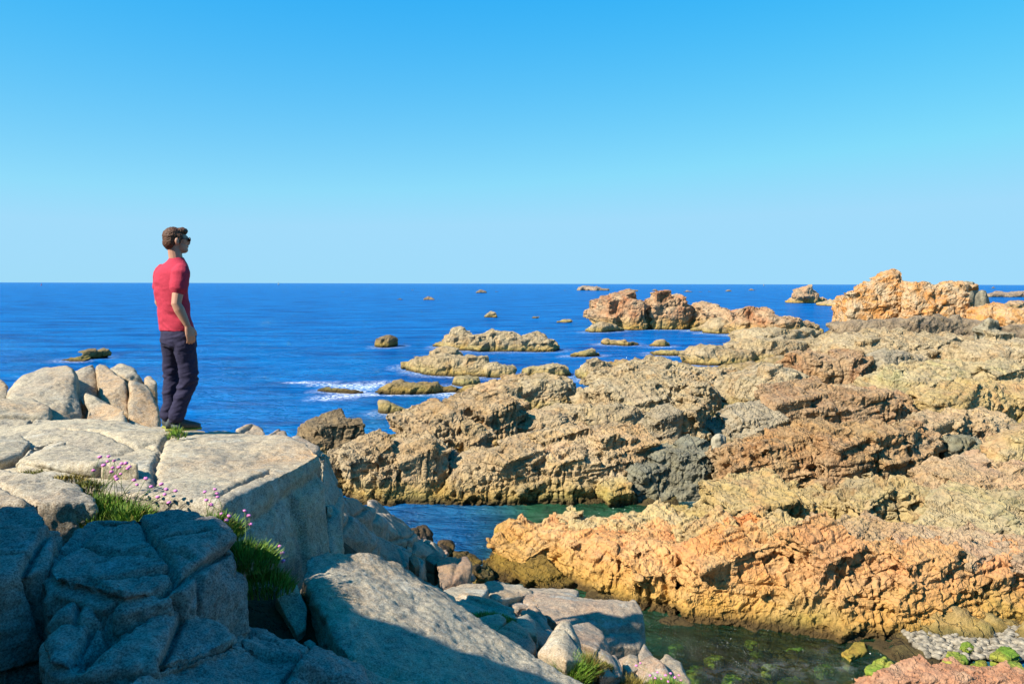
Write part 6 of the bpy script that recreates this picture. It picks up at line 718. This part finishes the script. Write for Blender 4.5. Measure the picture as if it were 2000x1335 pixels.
for R in HULLS:
    o=R['o']; me=o.data; p=getco(me); n=getno(me); o0=np.array(o.location,np.float32); P=(p+o0).astype(np.float64); sd=R['seed']
    amp=R.get('amp',.02); cell=R.get('cell',1.0); rg=R.get('rough',1.)
    size=float(np.ptp(p,axis=0).max())
    disp=.016*size*fbm(P/(size*.35),3,sd)
    off,d=fracture(P,cell,rotm(.12,.08,sd*.7),sd,.1); disp+=amp*.7*off-min(amp,.035)*1.8*np.exp(-(d/max(cell*.018,R['v']*.9))**2)
    
    if R['n'] in('granite_slab','granite_block') and P[:,1].min()<6:
        wq=P[:,:2]+.02*np.stack([fbm(P/.15,2,sd+61),fbm(P/.15,2,sd+62)],1); dd=np.full(len(P),9.)
        for A in CRK:
            for a_,b_ in zip(A[:-1],A[1:]):
                e_=b_-a_; t_=np.clip(((wq-a_)@e_)/(e_@e_),0,1); dd=np.minimum(dd,np.sqrt(((wq-a_-t_[:,None]*e_)**2).sum(1)))
        disp-=.07*np.exp(-(dd/.016)**2)*np.clip(n[:,2]*2,0,1)
    disp+=rg*min(amp,.04)*.45*fbm(P/.22,4,sd+5,.6)+rg*min(amp,.04)*.2*fbm(P/.04,2,sd+8)
    p=p+n*disp[:,None].astype(np.float32); me.vertices.foreach_set('co',np.ascontiguousarray(p,np.float32).ravel())
    if P[:,1].max()<11:
        bad=(P[:,2]<landz(P[:,:2])-.22); bm=bmesh.new(); bm.from_mesh(me); bm.verts.ensure_lookup_table(); bmesh.ops.delete(bm,geom=[bm.verts[i] for i in np.nonzero(bad)[0]],context='VERTS'); keep_main(bm); bm.to_mesh(me); bm.free()
    me.update()
# outcrop beside the photographer, out of frame, whose shadow lies over the foreground
def outcrop():
    cr=[(-3.3,2.1,9.3),(-3.59,2.1,9.74),(-4.04,2.1,9.87),(-4.31,2.1,9.92),(-4.9,2.1,10.15),(-5.6,2.1,10.6),(-6.93,2.1,10.75),(-8,2.1,10.8),(-9.5,2.1,10.9)]
    V=[];Fc=[]
    for x,y,z in cr: V+=[(x,y+.15,5.4),(x,y,z),(x-.4,y-1.2,z-.3),(x-.8,y-2.6,z-1.2),(x-.8,y-3,5.4)]
    for i in range(len(cr)-1):
        for j in range(5): Fc.append((i*5+j,i*5+(j+1)%5,i*5+5+(j+1)%5,i*5+5+j))
    Fc+= [(4,3,2,1,0),tuple((len(cr)-1)*5+j for j in range(5))]
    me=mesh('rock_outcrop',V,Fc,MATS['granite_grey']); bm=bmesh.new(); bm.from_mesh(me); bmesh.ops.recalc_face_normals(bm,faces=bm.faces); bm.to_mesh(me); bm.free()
    o=link('rock_outcrop',me); remesh_batch([(o,.09,3)]); p=getco(o.data); n=getno(o.data)
    off,d=fracture(p.astype(float),1.2,rotm(.1,.1,.4),77); o.data.vertices.foreach_set('co',(p+n*(.04*off-.05*np.exp(-(d/.07)**2)+.05*fbm(p/.6,4,78))[:,None]).astype(np.float32).ravel()); o.data.update()
    tag(o,'tall granite outcrop beside the photographer shading the path','rock')
outcrop()

# rubble strewn over the shaded slope
g=np.random.default_rng(11); RUB=[]
for i in range(7):
    bm=bmesh.new(); bmesh.ops.create_icosphere(bm,subdivisions=3,radius=1.)
    V=np.array([v.co[:] for v in bm.verts]); N_=[(x/np.linalg.norm(x),g.uniform(.45,.8)) for x in g.normal(0,1,(11,3))]
    for nn,dd in N_: V-=np.maximum(V@nn-dd,0)[:,None]*nn
    V*=np.array([1,g.uniform(.6,.9),g.uniform(.4,.65)]); V+=(.03*fbm(V*4,3,i+900))[:,None]*V
    for v,c in zip(bm.verts,V): v.co=c
    me=bpy.data.meshes.new('stone'); bm.to_mesh(me); bm.free(); me.materials.append(MATS[('granite_warm','granite','granite_red')[i%3]]); me.polygons.foreach_set('use_smooth',np.ones(len(me.polygons),bool)); RUB.append(me)
RX=np.concatenate([g.uniform(-2.9,2.2,95),g.uniform(-.2,2.6,60)]); RY=np.concatenate([g.uniform(8.5,21,95),g.uniform(6.2,10,60)]); rz=landz(np.stack([RX,RY],1))
for i in range(len(RX)):
    if rz[i]<.1: continue
    o=link('stone',RUB[i%7],None,(RX[i],RY[i],rz[i]+.08)); s=g.choice([.12,.18,.28,.42],p=[.35,.35,.2,.1]); o.scale=(s,s,s); o.rotation_euler=(g.uniform(-.5,.5),g.uniform(-.5,.5),g.uniform(0,6.28))
    tag(o,'loose angular stone on the rubble slope between slab and pool','stone','loose stones on the rubble slope')

# ---- turf, thrift and flowers
def blades(name,n,r,h,mat,parent,seed,lean=.5,wd=.0035,loc=None):
    g=np.random.default_rng(seed); a=g.uniform(0,6.283,n); rr=r*np.sqrt(g.uniform(0,1,n)); x=rr*np.cos(a)*1.25; y=rr*np.sin(a)
    H=h*g.uniform(.45,1,n)*(1-.45*(rr/r)**2); th=g.uniform(0,6.283,n); ln=lean*g.uniform(.2,1,n)
    dx=np.cos(th)*ln+x/r*.45; dy=np.sin(th)*ln+y/r*.45; px,py=-np.sin(th)*wd,np.cos(th)*wd
    V=[]; z0=-.03-.06*(rr/r)**2
    for t,wk in ((0,1),(.5,.85),(1,.1)):
        cx=x+dx*H*t*t; cy=y+dy*H*t*t; cz=z0+H*t*(1-.25*t*ln)
        V+=[np.stack([cx-px*wk,cy-py*wk,cz],1),np.stack([cx+px*wk,cy+py*wk,cz],1)]
    V=np.stack(V,1).reshape(-1,3); b=np.arange(n)[:,None]*6; Q=np.concatenate([b+np.array([[0,1,3,2]]),b+np.array([[2,3,5,4]])])
    o=link(name,npmesh(name,V,Q,mat),parent,loc); o['kind']='stuff'; return o
def sphere(name,r,mat,nu=10,nv=7,lump=0.,seed=0,sq=(1,1,1)):
    bm=bmesh.new(); bmesh.ops.create_icosphere(bm,subdivisions=2,radius=r); g=np.random.default_rng(seed)
    for v in bm.verts: v.co*=1+lump*g.uniform(-1,1); v.co=Vector((v.co.x*sq[0],v.co.y*sq[1],v.co.z*sq[2]))
    me=bpy.data.meshes.new(name); bm.to_mesh(me); bm.free(); me.materials.append(mat); me.polygons.foreach_set('use_smooth',np.ones(len(me.polygons),bool)); return me
def tube(pts,rads,name,mat,sides=6):
    V=[];Fc=[]; P=[Vector(p) for p in pts]
    for i,p in enumerate(P):
        t=(P[min(i+1,len(P)-1)]-P[max(i-1,0)]).normalized(); a=t.cross(Vector((.3,.9,.1))).normalized(); b=t.cross(a)
        for k in range(sides):
            an=6.28318*k/sides; V.append(p+(a*math.cos(an)+b*math.sin(an))*rads[i])
    for i in range(len(P)-1):
        for k in range(sides): Fc.append((i*sides+k,i*sides+(k+1)%sides,(i+1)*sides+(k+1)%sides,(i+1)*sides+k))
    Fc.append(tuple(range(sides))[::-1]); Fc.append(tuple((len(P)-1)*sides+k for k in range(sides)))
    return mesh(name,V,Fc,mat)
HEADS=[sphere('flower_head',.0125,MATS['petal'],lump=.22,seed=s,sq=(1,1,.72)) for s in range(4)]
def clump(t,label,flowers,seed,h,cat='plant',nm='thrift_clump',lean=.5,mat='grass',group=None):
    x,y,z,r,n,_=t; e=link(nm,None,None,(x,y,z)); tag(e,label,cat,group)
    blades('foliage',n,r,h,MATS[mat],e,seed,lean)
    if mat=='grass': blades('dead_leaves',n//4,r,h*.9,MATS['grass_dry'],e,seed+50,lean*1.3)
    for i,(fx,fy,fz) in enumerate(flowers):
        g=random.Random(seed*91+i); b=(g.uniform(-.6,.6)*r,g.uniform(-.5,.5)*r,0.); top=(fx-x,fy-y,fz-z)
        st=link('flower_stem',tube([b,((b[0]+top[0])/2,(b[1]+top[1])/2,top[2]*.6),top],[.0018,.0016,.0015],'flower_stem',MATS['stem'],5),e)
        hd=link('flower_head',HEADS[i%4],st,top); hd.rotation_euler=(g.uniform(-.3,.3),g.uniform(-.3,.3),g.uniform(0,6))
        s=g.uniform(.8,1.15); hd.scale=(s,s,s)
clump(TUFTS[0],'big clump of pink sea thrift in bright turf on the sunlit slab',FLOWERS1,1,.12)
clump(TUFTS[1],'small thrift clump with a few pale pink heads below the crack',FLOWERS2,2,.12)
clump(TUFTS[2],'thrift clump with pink heads at the slab corner',FLOWERS3,3,.12)
clump(TUFTS[3],'dense half-lit thrift tussock with three tall pink heads',FLOWERS4,4,.13)
clump(TUFTS[4],'dark shaded thrift tussock against the slab end with stacked heads',FLOWERS5,5,.12)
clump(TUFTS[5],'bright green grass tuft below the upright grey boulder',[],6,.2,'grass','grass_tuft',.6)
clump(TUFTS[6],'dry yellowish grass tuft beside the bright green one',[],7,.2,'grass','grass_tuft',.6,'grass_dry')
clump(TUFTS[7],'thrift clump with many pale pink heads at the end of the boulder pile',FLOWERS6,8,.12)
clump(TUFTS[8],'dry brown grass tuft in front of the boulder pile',[],9,.14,'grass','grass_tuft',.6,'grass_dry')
clump(TUFTS[9],'smooth mat of green turf among the pale boulders',[],10,.07,'turf','turf_patch',.8)
clump(TUFTS[10],'yellowish moss cushion on the lichened rock edge',[],11,.05,'moss','moss_cushion',.9,'moss')
clump(TUFTS[11],'little green moss cushion on a boulder top',[],12,.05,'moss','moss_cushion',.9,'moss')
clump(TUFTS[12],'sparse thrift sprig at the feet of the man',[],13,.09)

clump(TUFTS[13],'brownish moss strip in the hollow beside the pale granite wedge',[],14,.05,'moss','moss_cushion',.9,'moss')
clump(TUFTS[14],'yellow-brown moss in the middle of the mossy hollow',[],15,.05,'moss','moss_cushion',.9,'grass_dry')
clump(TUFTS[15],'rusty moss where the hollow meets the big thrift clump',[],16,.06,'moss','moss_cushion',.9,'moss')

# ---- the man on the slab
def ringtube(rings,nseg=20,cap=True):
    """rings: (centre, axis a vec, axis b vec); closed tube"""
    V=[];Fc=[]
    for c,a,b in rings:
        c=Vector(c);a=Vector(a);b=Vector(b)
        for k in range(nseg):
            t=6.283185*k/nseg; V.append(c+a*math.cos(t)+b*math.sin(t))
    n=len(rings)
    for i in range(n-1):
        for k in range(nseg): Fc.append((i*nseg+k,i*nseg+(k+1)%nseg,(i+1)*nseg+(k+1)%nseg,(i+1)*nseg+k))
    Fc.append(tuple(range(nseg))[::-1]); Fc.append(tuple((n-1)*nseg+k for k in range(nseg)))
    return V,Fc
def limb(pts,nseg=14):
    """pts: (x,y,z,r[,r2]); round limb along the polyline, hemispherical-ish ends"""
    P=[Vector(p[:3]) for p in pts]; rings=[]
    for i,p in enumerate(P):
        t=(P[min(i+1,len(P)-1)]-P[max(i-1,0)]).normalized(); a=t.cross(Vector((.2,1,.05))).normalized(); b=t.cross(a)
        r=pts[i][3]; r2=pts[i][4] if len(pts[i])>4 else r
        if i==0: rings.append((p-t*r*.6,a*r*.5,b*r2*.5))
        rings.append((p,a*r,b*r2))
        if i==len(P)-1: rings.append((p+t*r*.6,a*r*.5,b*r2*.5))
    return ringtube(rings,nseg)
def ellipsoid(c,ax,nu=18,nv=12):
    c=Vector(c); ax=[Vector(a) for a in ax]; rings=[]
    for j in range(1,nv):
        ph=math.pi*j/nv-math.pi/2; rings.append((c+ax[2]*math.sin(ph),ax[0]*math.cos(ph),ax[1]*math.cos(ph)))
    return ringtube(rings,nu)
def union(name,pieces,mat,vox,sm,parent):
    V=[];Fc=[]
    for v,f in pieces:
        k=len(V); V+=v; Fc+=[tuple(i+k for i in q) for q in f]
    me=mesh(name,V,Fc,mat); bm=bmesh.new(); bm.from_mesh(me); bmesh.ops.recalc_face_normals(bm,faces=bm.faces); bm.to_mesh(me); bm.free()
    o=link(name,me,parent); return (o,vox,sm)
mx,my,mz=MAN[0]; mx+=.035
man=link('person',None,None,(mx,my,mz)); tag(man,'man in red t-shirt and dark trousers standing on the slab, facing the sea','person')
Lr=Vector((.73,-.68,0)); Fd=Vector((.68,.73,0)); Up=Vector((0,0,1))     # his right, his front
hF=Vector((.84,.54,0)).normalized(); hR=Vector((.54,-.84,0)).normalized() # head turned further
def q(z,cx,cy,a,b): return ((cx,cy,z),Lr*a,Fd*b)
# torso / shirt
torso=ringtube([q(1.515,.052,.01,.058,.058),q(1.495,.05,.008,.075,.07),q(1.475,.045,.005,.105,.082),q(1.45,.035,0,.15,.098),q(1.42,.022,0,.188,.112),q(1.38,.01,0,.205,.122),q(1.30,0,0,.205,.128),q(1.20,-.002,.005,.195,.125),q(1.10,.008,.008,.185,.12),q(1.00,.022,.01,.182,.12),q(.93,.034,.012,.188,.125),q(.875,.042,.014,.192,.13)],32)
RS=Vector((.145,-.125,1.405)); RE=Vector((.128,-.20,1.115)); RW=Vector((.205,-.165,.925))
LS=Vector((-.135,.14,1.40)); LE=Vector((-.185,.175,1.12)); LW=Vector((-.09,.26,.93))
def mixv(a,b,t): return a+(b-a)*t
def pt(v,*r): return (v.x,v.y,v.z)+r
sl_r=limb([pt(mixv(RS,RE,-.08),.06),pt(mixv(RS,RE,.1),.075),pt(mixv(RS,RE,.35),.074),pt(mixv(RS,RE,.58),.072)])
sl_l=limb([pt(mixv(LS,LE,-.08),.06),pt(mixv(LS,LE,.1),.075),pt(mixv(LS,LE,.35),.074),pt(mixv(LS,LE,.58),.072)])
items=[union('t_shirt',[torso,sl_r,sl_l],MATS['shirt'],.008,3,man)]
# body: neck, head, arms and hands in one surface
HC=Vector((.052,.012,1.660))
HK=.95
def hp(f,r,u): return HC+(hF*f+hR*r+Up*u)*HK
def he(f,r,u,a,b,c): return ellipsoid(hp(f,r,u),(hF*a*HK,hR*b*HK,Up*c*HK))
body=[he(-.012,0,.02,.094,.074,.094),he(.035,0,-.045,.062,.056,.075),he(.06,0,-.085,.040,.040,.032),he(.052,0,.0,.05,.06,.07),
 limb([pt(hp(.092,0,.012),.010),pt(hp(.108,0,-.018),.014),pt(hp(.100,0,-.03),.015)]),limb([pt(hp(.088,-.02,-.055),.008),pt(hp(.096,0,-.055),.010),pt(hp(.088,.02,-.055),.008)]),
 limb([pt(hp(.085,-.03,.03),.010),pt(hp(.092,0,.03),.011),pt(hp(.085,.03,.03),.010)]),
 he(-.005,.078,-.012,.020,.010,.032),he(-.005,-.078,-.012,.020,.010,.032),
 limb([(.045,.005,1.44,.066),(.047,.006,1.50,.058),pt(hp(-.02,0,-.08),.054),pt(hp(-.01,0,-.02),.055)]),
 ringtube([q(1.47,.045,.005,.09,.07),q(1.42,.022,0,.17,.095),q(1.36,0,0,.18,.095)],24)]
def arm(S,E,W,hand,side):
    d=(W-E).normalized()
    out=[limb([pt(S,.05),pt(mixv(S,E,.3),.05),pt(mixv(S,E,.7),.046),pt(E,.041),pt(mixv(E,W,.25),.044),pt(mixv(E,W,.6),.036),pt(mixv(E,W,.9),.027),pt(W,.026,.022)])]
    # hand: palm, four fingers, thumb. hd: pointing direction, hs: across the knuckles (towards the thumb), hn: palm normal
    hd,hs,hn=hand; p0=W+hd*.02; p1=W+hd*.095
    rings=[(W+hd*.0,hs*.026,hn*.020),(W+hd*.03,hs*.036,hn*.019),(W+hd*.07,hs*.043,hn*.017),(W+hd*.098,hs*.040,hn*.013)]
    out.append(ringtube(rings,14))
    for k,(o,l) in enumerate(((.030,.070),(.010,.078),(-.011,.072),(-.031,.056))):
        b=W+hd*.088+hs*o; m=b+hd*l*.48+hn*l*.16; e=m+hd*l*.34+hn*l*.36; t=e+hd*l*.08+hn*l*.22
        out.append(limb([pt(b,.0100),pt(m,.0092),pt(e,.0085),pt(t,.0072)],9))
    b=W+hd*.025+hs*.028; m=b+hd*.035+hs*.026+hn*.012; e=m+hd*.034+hs*.006+hn*.014; out.append(limb([pt(b,.014),pt(m,.012),pt(e,.0095)],9))
    return out
hd=(RW-RE).normalized(); hd=(hd*.35+Vector((.15,.1,-.95))).normalized()
hs=(Fd-hd*Fd.dot(hd)).normalized(); hn=-hd.cross(hs)
if hn.dot(Lr)>0: hn=-hn
body+=arm(RS,RE,RW,(hd,hs,hn),1)
hd=(LW-LE).normalized(); hd=(hd*.3+Vector((.2,.25,-.9))).normalized(); hs=(Fd-hd*Fd.dot(hd)).normalized(); hn=hd.cross(hs)
if hn.dot(Lr)<0: hn=-hn
body+=arm(LS,LE,LW,(hd,hs,hn),-1)
items.append(union('body',body,MATS['skin'],.0046,2,man))
# trousers
Rh=Vector((.115,-.055,.86)); Lh=Vector((-.02,.075,.86))
pel=ringtube([q(.925,.04,.013,.160,.108),q(.90,.042,.013,.176,.12),q(.85,.045,.012,.186,.13),q(.79,.045,.008,.185,.132),q(.74,.045,.005,.165,.115)],28)
RK=Vector((.148,-.03,.46)); RA=Vector((.032,-.05,.125)); LK=Vector((-.058,.09,.46)); LA=Vector((-.068,.03,.125))
def leg(h,k,a): return limb([pt(mixv(h,k,.05),.100,.105),pt(mixv(h,k,.25),.098,.1),pt(mixv(h,k,.6),.082,.086),pt(k,.070,.075),pt(mixv(k,a,.3),.070,.075),pt(mixv(k,a,.65),.063,.067),pt(mixv(k,a,.92),.064,.068),pt(mixv(k,a,1.03),.064,.068)],20)
items.append(union('trousers',[pel,leg(Rh,RK,RA),leg(Lh,LK,LA)],MATS['trousers'],.008,3,man))
# shoes
def shoe(a,toe,tag_):
    d=Vector(toe).normalized(); s=Vector((d.y,-d.x,0)); g=Vector((a.x,a.y,0))
    up=[]; 
    for t,wd,h in ((-.095,.028,.05),(-.075,.036,.085),(-.02,.040,.10),(.04,.040,.082),(.09,.045,.062),(.14,.044,.05),(.175,.030,.038),(.19,.014,.03)): up.append((g+d*t+Up*(h*.5+.02),s*wd,Up*h*.56))
    items.append(union('shoe',[ringtube(up,16),limb([(a.x,a.y,.08,.045),(a.x,a.y,.15,.045)])],MATS['shoe'],.0055,2,man)); sh=items[-1][0]
    so_=[]
    for t,wd in ((-.1,.028),(-.075,.038),(0,.041),(.08,.047),(.14,.046),(.18,.030),(.197,.014)): so_.append((g+d*t+Up*.012,s*wd,Up*.014))
    items.append(union('sole',[ringtube(so_,16)],MATS['sole'],.005,1,sh))
shoe(Vector((-.066,.03,0)),(.75,-.66,0),'l'); shoe(Vector((.035,-.035,0)),(.96,.28,0),'r')
# hair
hair=[he(-.022,0,.036,.094,.077,.082),he(-.052,0,-.012,.064,.075,.074),he(.045,0,.084,.055,.058,.034),he(-.054,0,-.058,.040,.052,.032),he(.02,.066,.03,.03,.016,.03),he(.02,-.066,.03,.03,.016,.03),he(.015,.072,-.008,.010,.008,.03)]
items.append(union('hair',hair,MATS['hair'],.0045,2,man))
# sunglasses
fr=limb([pt(hp(.02,.078,.014),.0035,.006),pt(hp(.088,.072,.016),.0035,.007),pt(hp(.098,.060,.016),.004,.008)],8); fr2=limb([pt(hp(.02,-.078,.014),.0035,.006),pt(hp(.088,-.072,.016),.0035,.007),pt(hp(.098,-.060,.016),.004,.008)],8)
br=limb([pt(hp(.112,.03,.018),.004),pt(hp(.120,0,.018),.004),pt(hp(.112,-.03,.018),.004)],8)
items.append(union('sunglasses',[fr,fr2,br],MATS['glasses'],.003,0,man)); sg=items[-1][0]
for s in (1,-1): items.append(union('lens',[ellipsoid(hp(.108,.036*s,.008),(hF*.010,hR*.030,Up*.022),14,10)],MATS['glasses'],.003,0,sg))
bl=ringtube([q(.905,.042,.013,.172,.119),q(.925,.041,.013,.170,.117)],28); items.append(union('belt',[bl],MATS['belt'],.006,0,man))
remesh_batch(items)
def wrinkle(o,f):
    me=o.data; p=getco(me).astype(float); n=getno(me); me.vertices.foreach_set('co',(p+n*f(p)[:,None]).astype(np.float32).ravel()); me.update()
wrinkle(items[0][0],lambda p:.007*fbm(p*np.array([5,5,11])+3,3,301)+.005*fbm(p@rotm(.5,.4,0)*np.array([6,6,22]),2,302,ridge=True)*np.clip(1.35-p[:,2],0,.4)/.4)
def trw(p):
    low=np.clip((.55-p[:,2])/.45,0,1); knee=np.exp(-((p[:,2]-.47)/.1)**2); hip=np.exp(-((p[:,2]-.75)/.1)**2)
    return .006*fbm(p*8,3,311)+(.003+.010*low+.008*knee+.007*hip)*fbm((p@rotm(.35,-.3,0))*np.array([6,6,24]),2,312,ridge=True)*.7
wrinkle(items[2][0],trw)
wrinkle([i[0] for i in items if i[0].name.startswith('hair')][0],lambda p:.003*fbm(p*26,3,321)+.0025*fbm(p*np.array([60,60,140]),2,322,ridge=True))

# ---- boats and buoy on the horizon, pebbles
def sailboat(x,y,label,s=1.):
    e=link('sailboat',None,None,(x,y,0)); tag(e,label,'boat')
    V=[(-4,0,1),(4.5,0,1.1),(-3.6,-1.2,1),(-3.6,1.2,1),(1,-1.3,1),(1,1.3,1),(-3,0,-.3),(2.5,0,-.3)]
    bm=bmesh.new(); [bm.verts.new(v) for v in V]; bmesh.ops.convex_hull(bm,input=bm.verts); me=bpy.data.meshes.new('hull'); bm.to_mesh(me); bm.free(); me.materials.append(MATS['hull_paint']); link('hull',me,e)
    link('mast',tube([(.3,0,1),(.3,0,12)],[.12,.08],'mast',MATS['hull_paint']),e)
    for nm,q in (('mainsail',[(.2,.1,2),(.2,.1,11.5),(-3.6,.5,2.1)]),('jib',[(.5,.1,10.5),(4.3,.0,1.6),(.7,.5,2)])):
        a=np.array(q); b=a+np.array([0,.06,0]); V=np.concatenate([a,b]); link(nm,mesh(nm,V,[(0,1,2),(5,4,3),(0,3,4,1),(1,4,5,2),(2,5,3,0)],MATS['sail'],False),e)
    e.scale=(s,s,s); e.rotation_euler=(0,0,.5)
sailboat(980,3000,'white sailing boat far out on the horizon, beyond the stack island')
sailboat(-880,2900,'white sailing boat far out on the horizon, alone in open water')
e=link('channel_buoy',None,None,(-1180,1930,0)); tag(e,'red channel buoy far out near the horizon','buoy')
link('float',tube([(0,0,-.6),(0,0,.4),(0,0,1.2),(0,0,1.4)],[1.6,1.8,1.7,.4],'float',MATS['buoy_red'],14),e)
link('topmark',tube([(0,0,1.3),(0,0,4),(0,0,4.2),(0,0,5.6)],[.5,.3,.7,.65],'topmark',MATS['buoy_red'],10),e)

# pebble beach under the streaked cliff
g=np.random.default_rng(5); bm=bmesh.new(); bmesh.ops.create_icosphere(bm,subdivisions=1,radius=1.); bm.verts.ensure_lookup_table()
sv=np.array([v.co[:] for v in bm.verts]); sf=np.array([[v.index for v in f_.verts] for f_ in bm.faces]); bm.free()
n=2600; bx,by=BEACH[0][0],BEACH[0][1]
x=bx+g.uniform(-1.6,3.2,n); y=by+g.uniform(-.55,.75,n); s=.022+.1*g.uniform(0,1,n)**2.6
z=.06+.10*np.clip((y-by+.55)/1.2,0,1)+g.uniform(0,.05,n)
sc3=np.stack([s*g.uniform(.8,1.5,n),s*g.uniform(.8,1.3,n),s*g.uniform(.5,.8,n)],1)
V=(sv[None]*sc3[:,None]+np.stack([x,y,z],1)[:,None]).reshape(-1,3); Q=(sf[None]+(np.arange(n)*len(sv))[:,None,None]).reshape(-1,3)
tag(link('pebbles',npmesh('pebbles',V,Q,MATS['pebble'])),'small pale pebble beach at the foot of the streaked cliff','pebbles',None,'stuff')
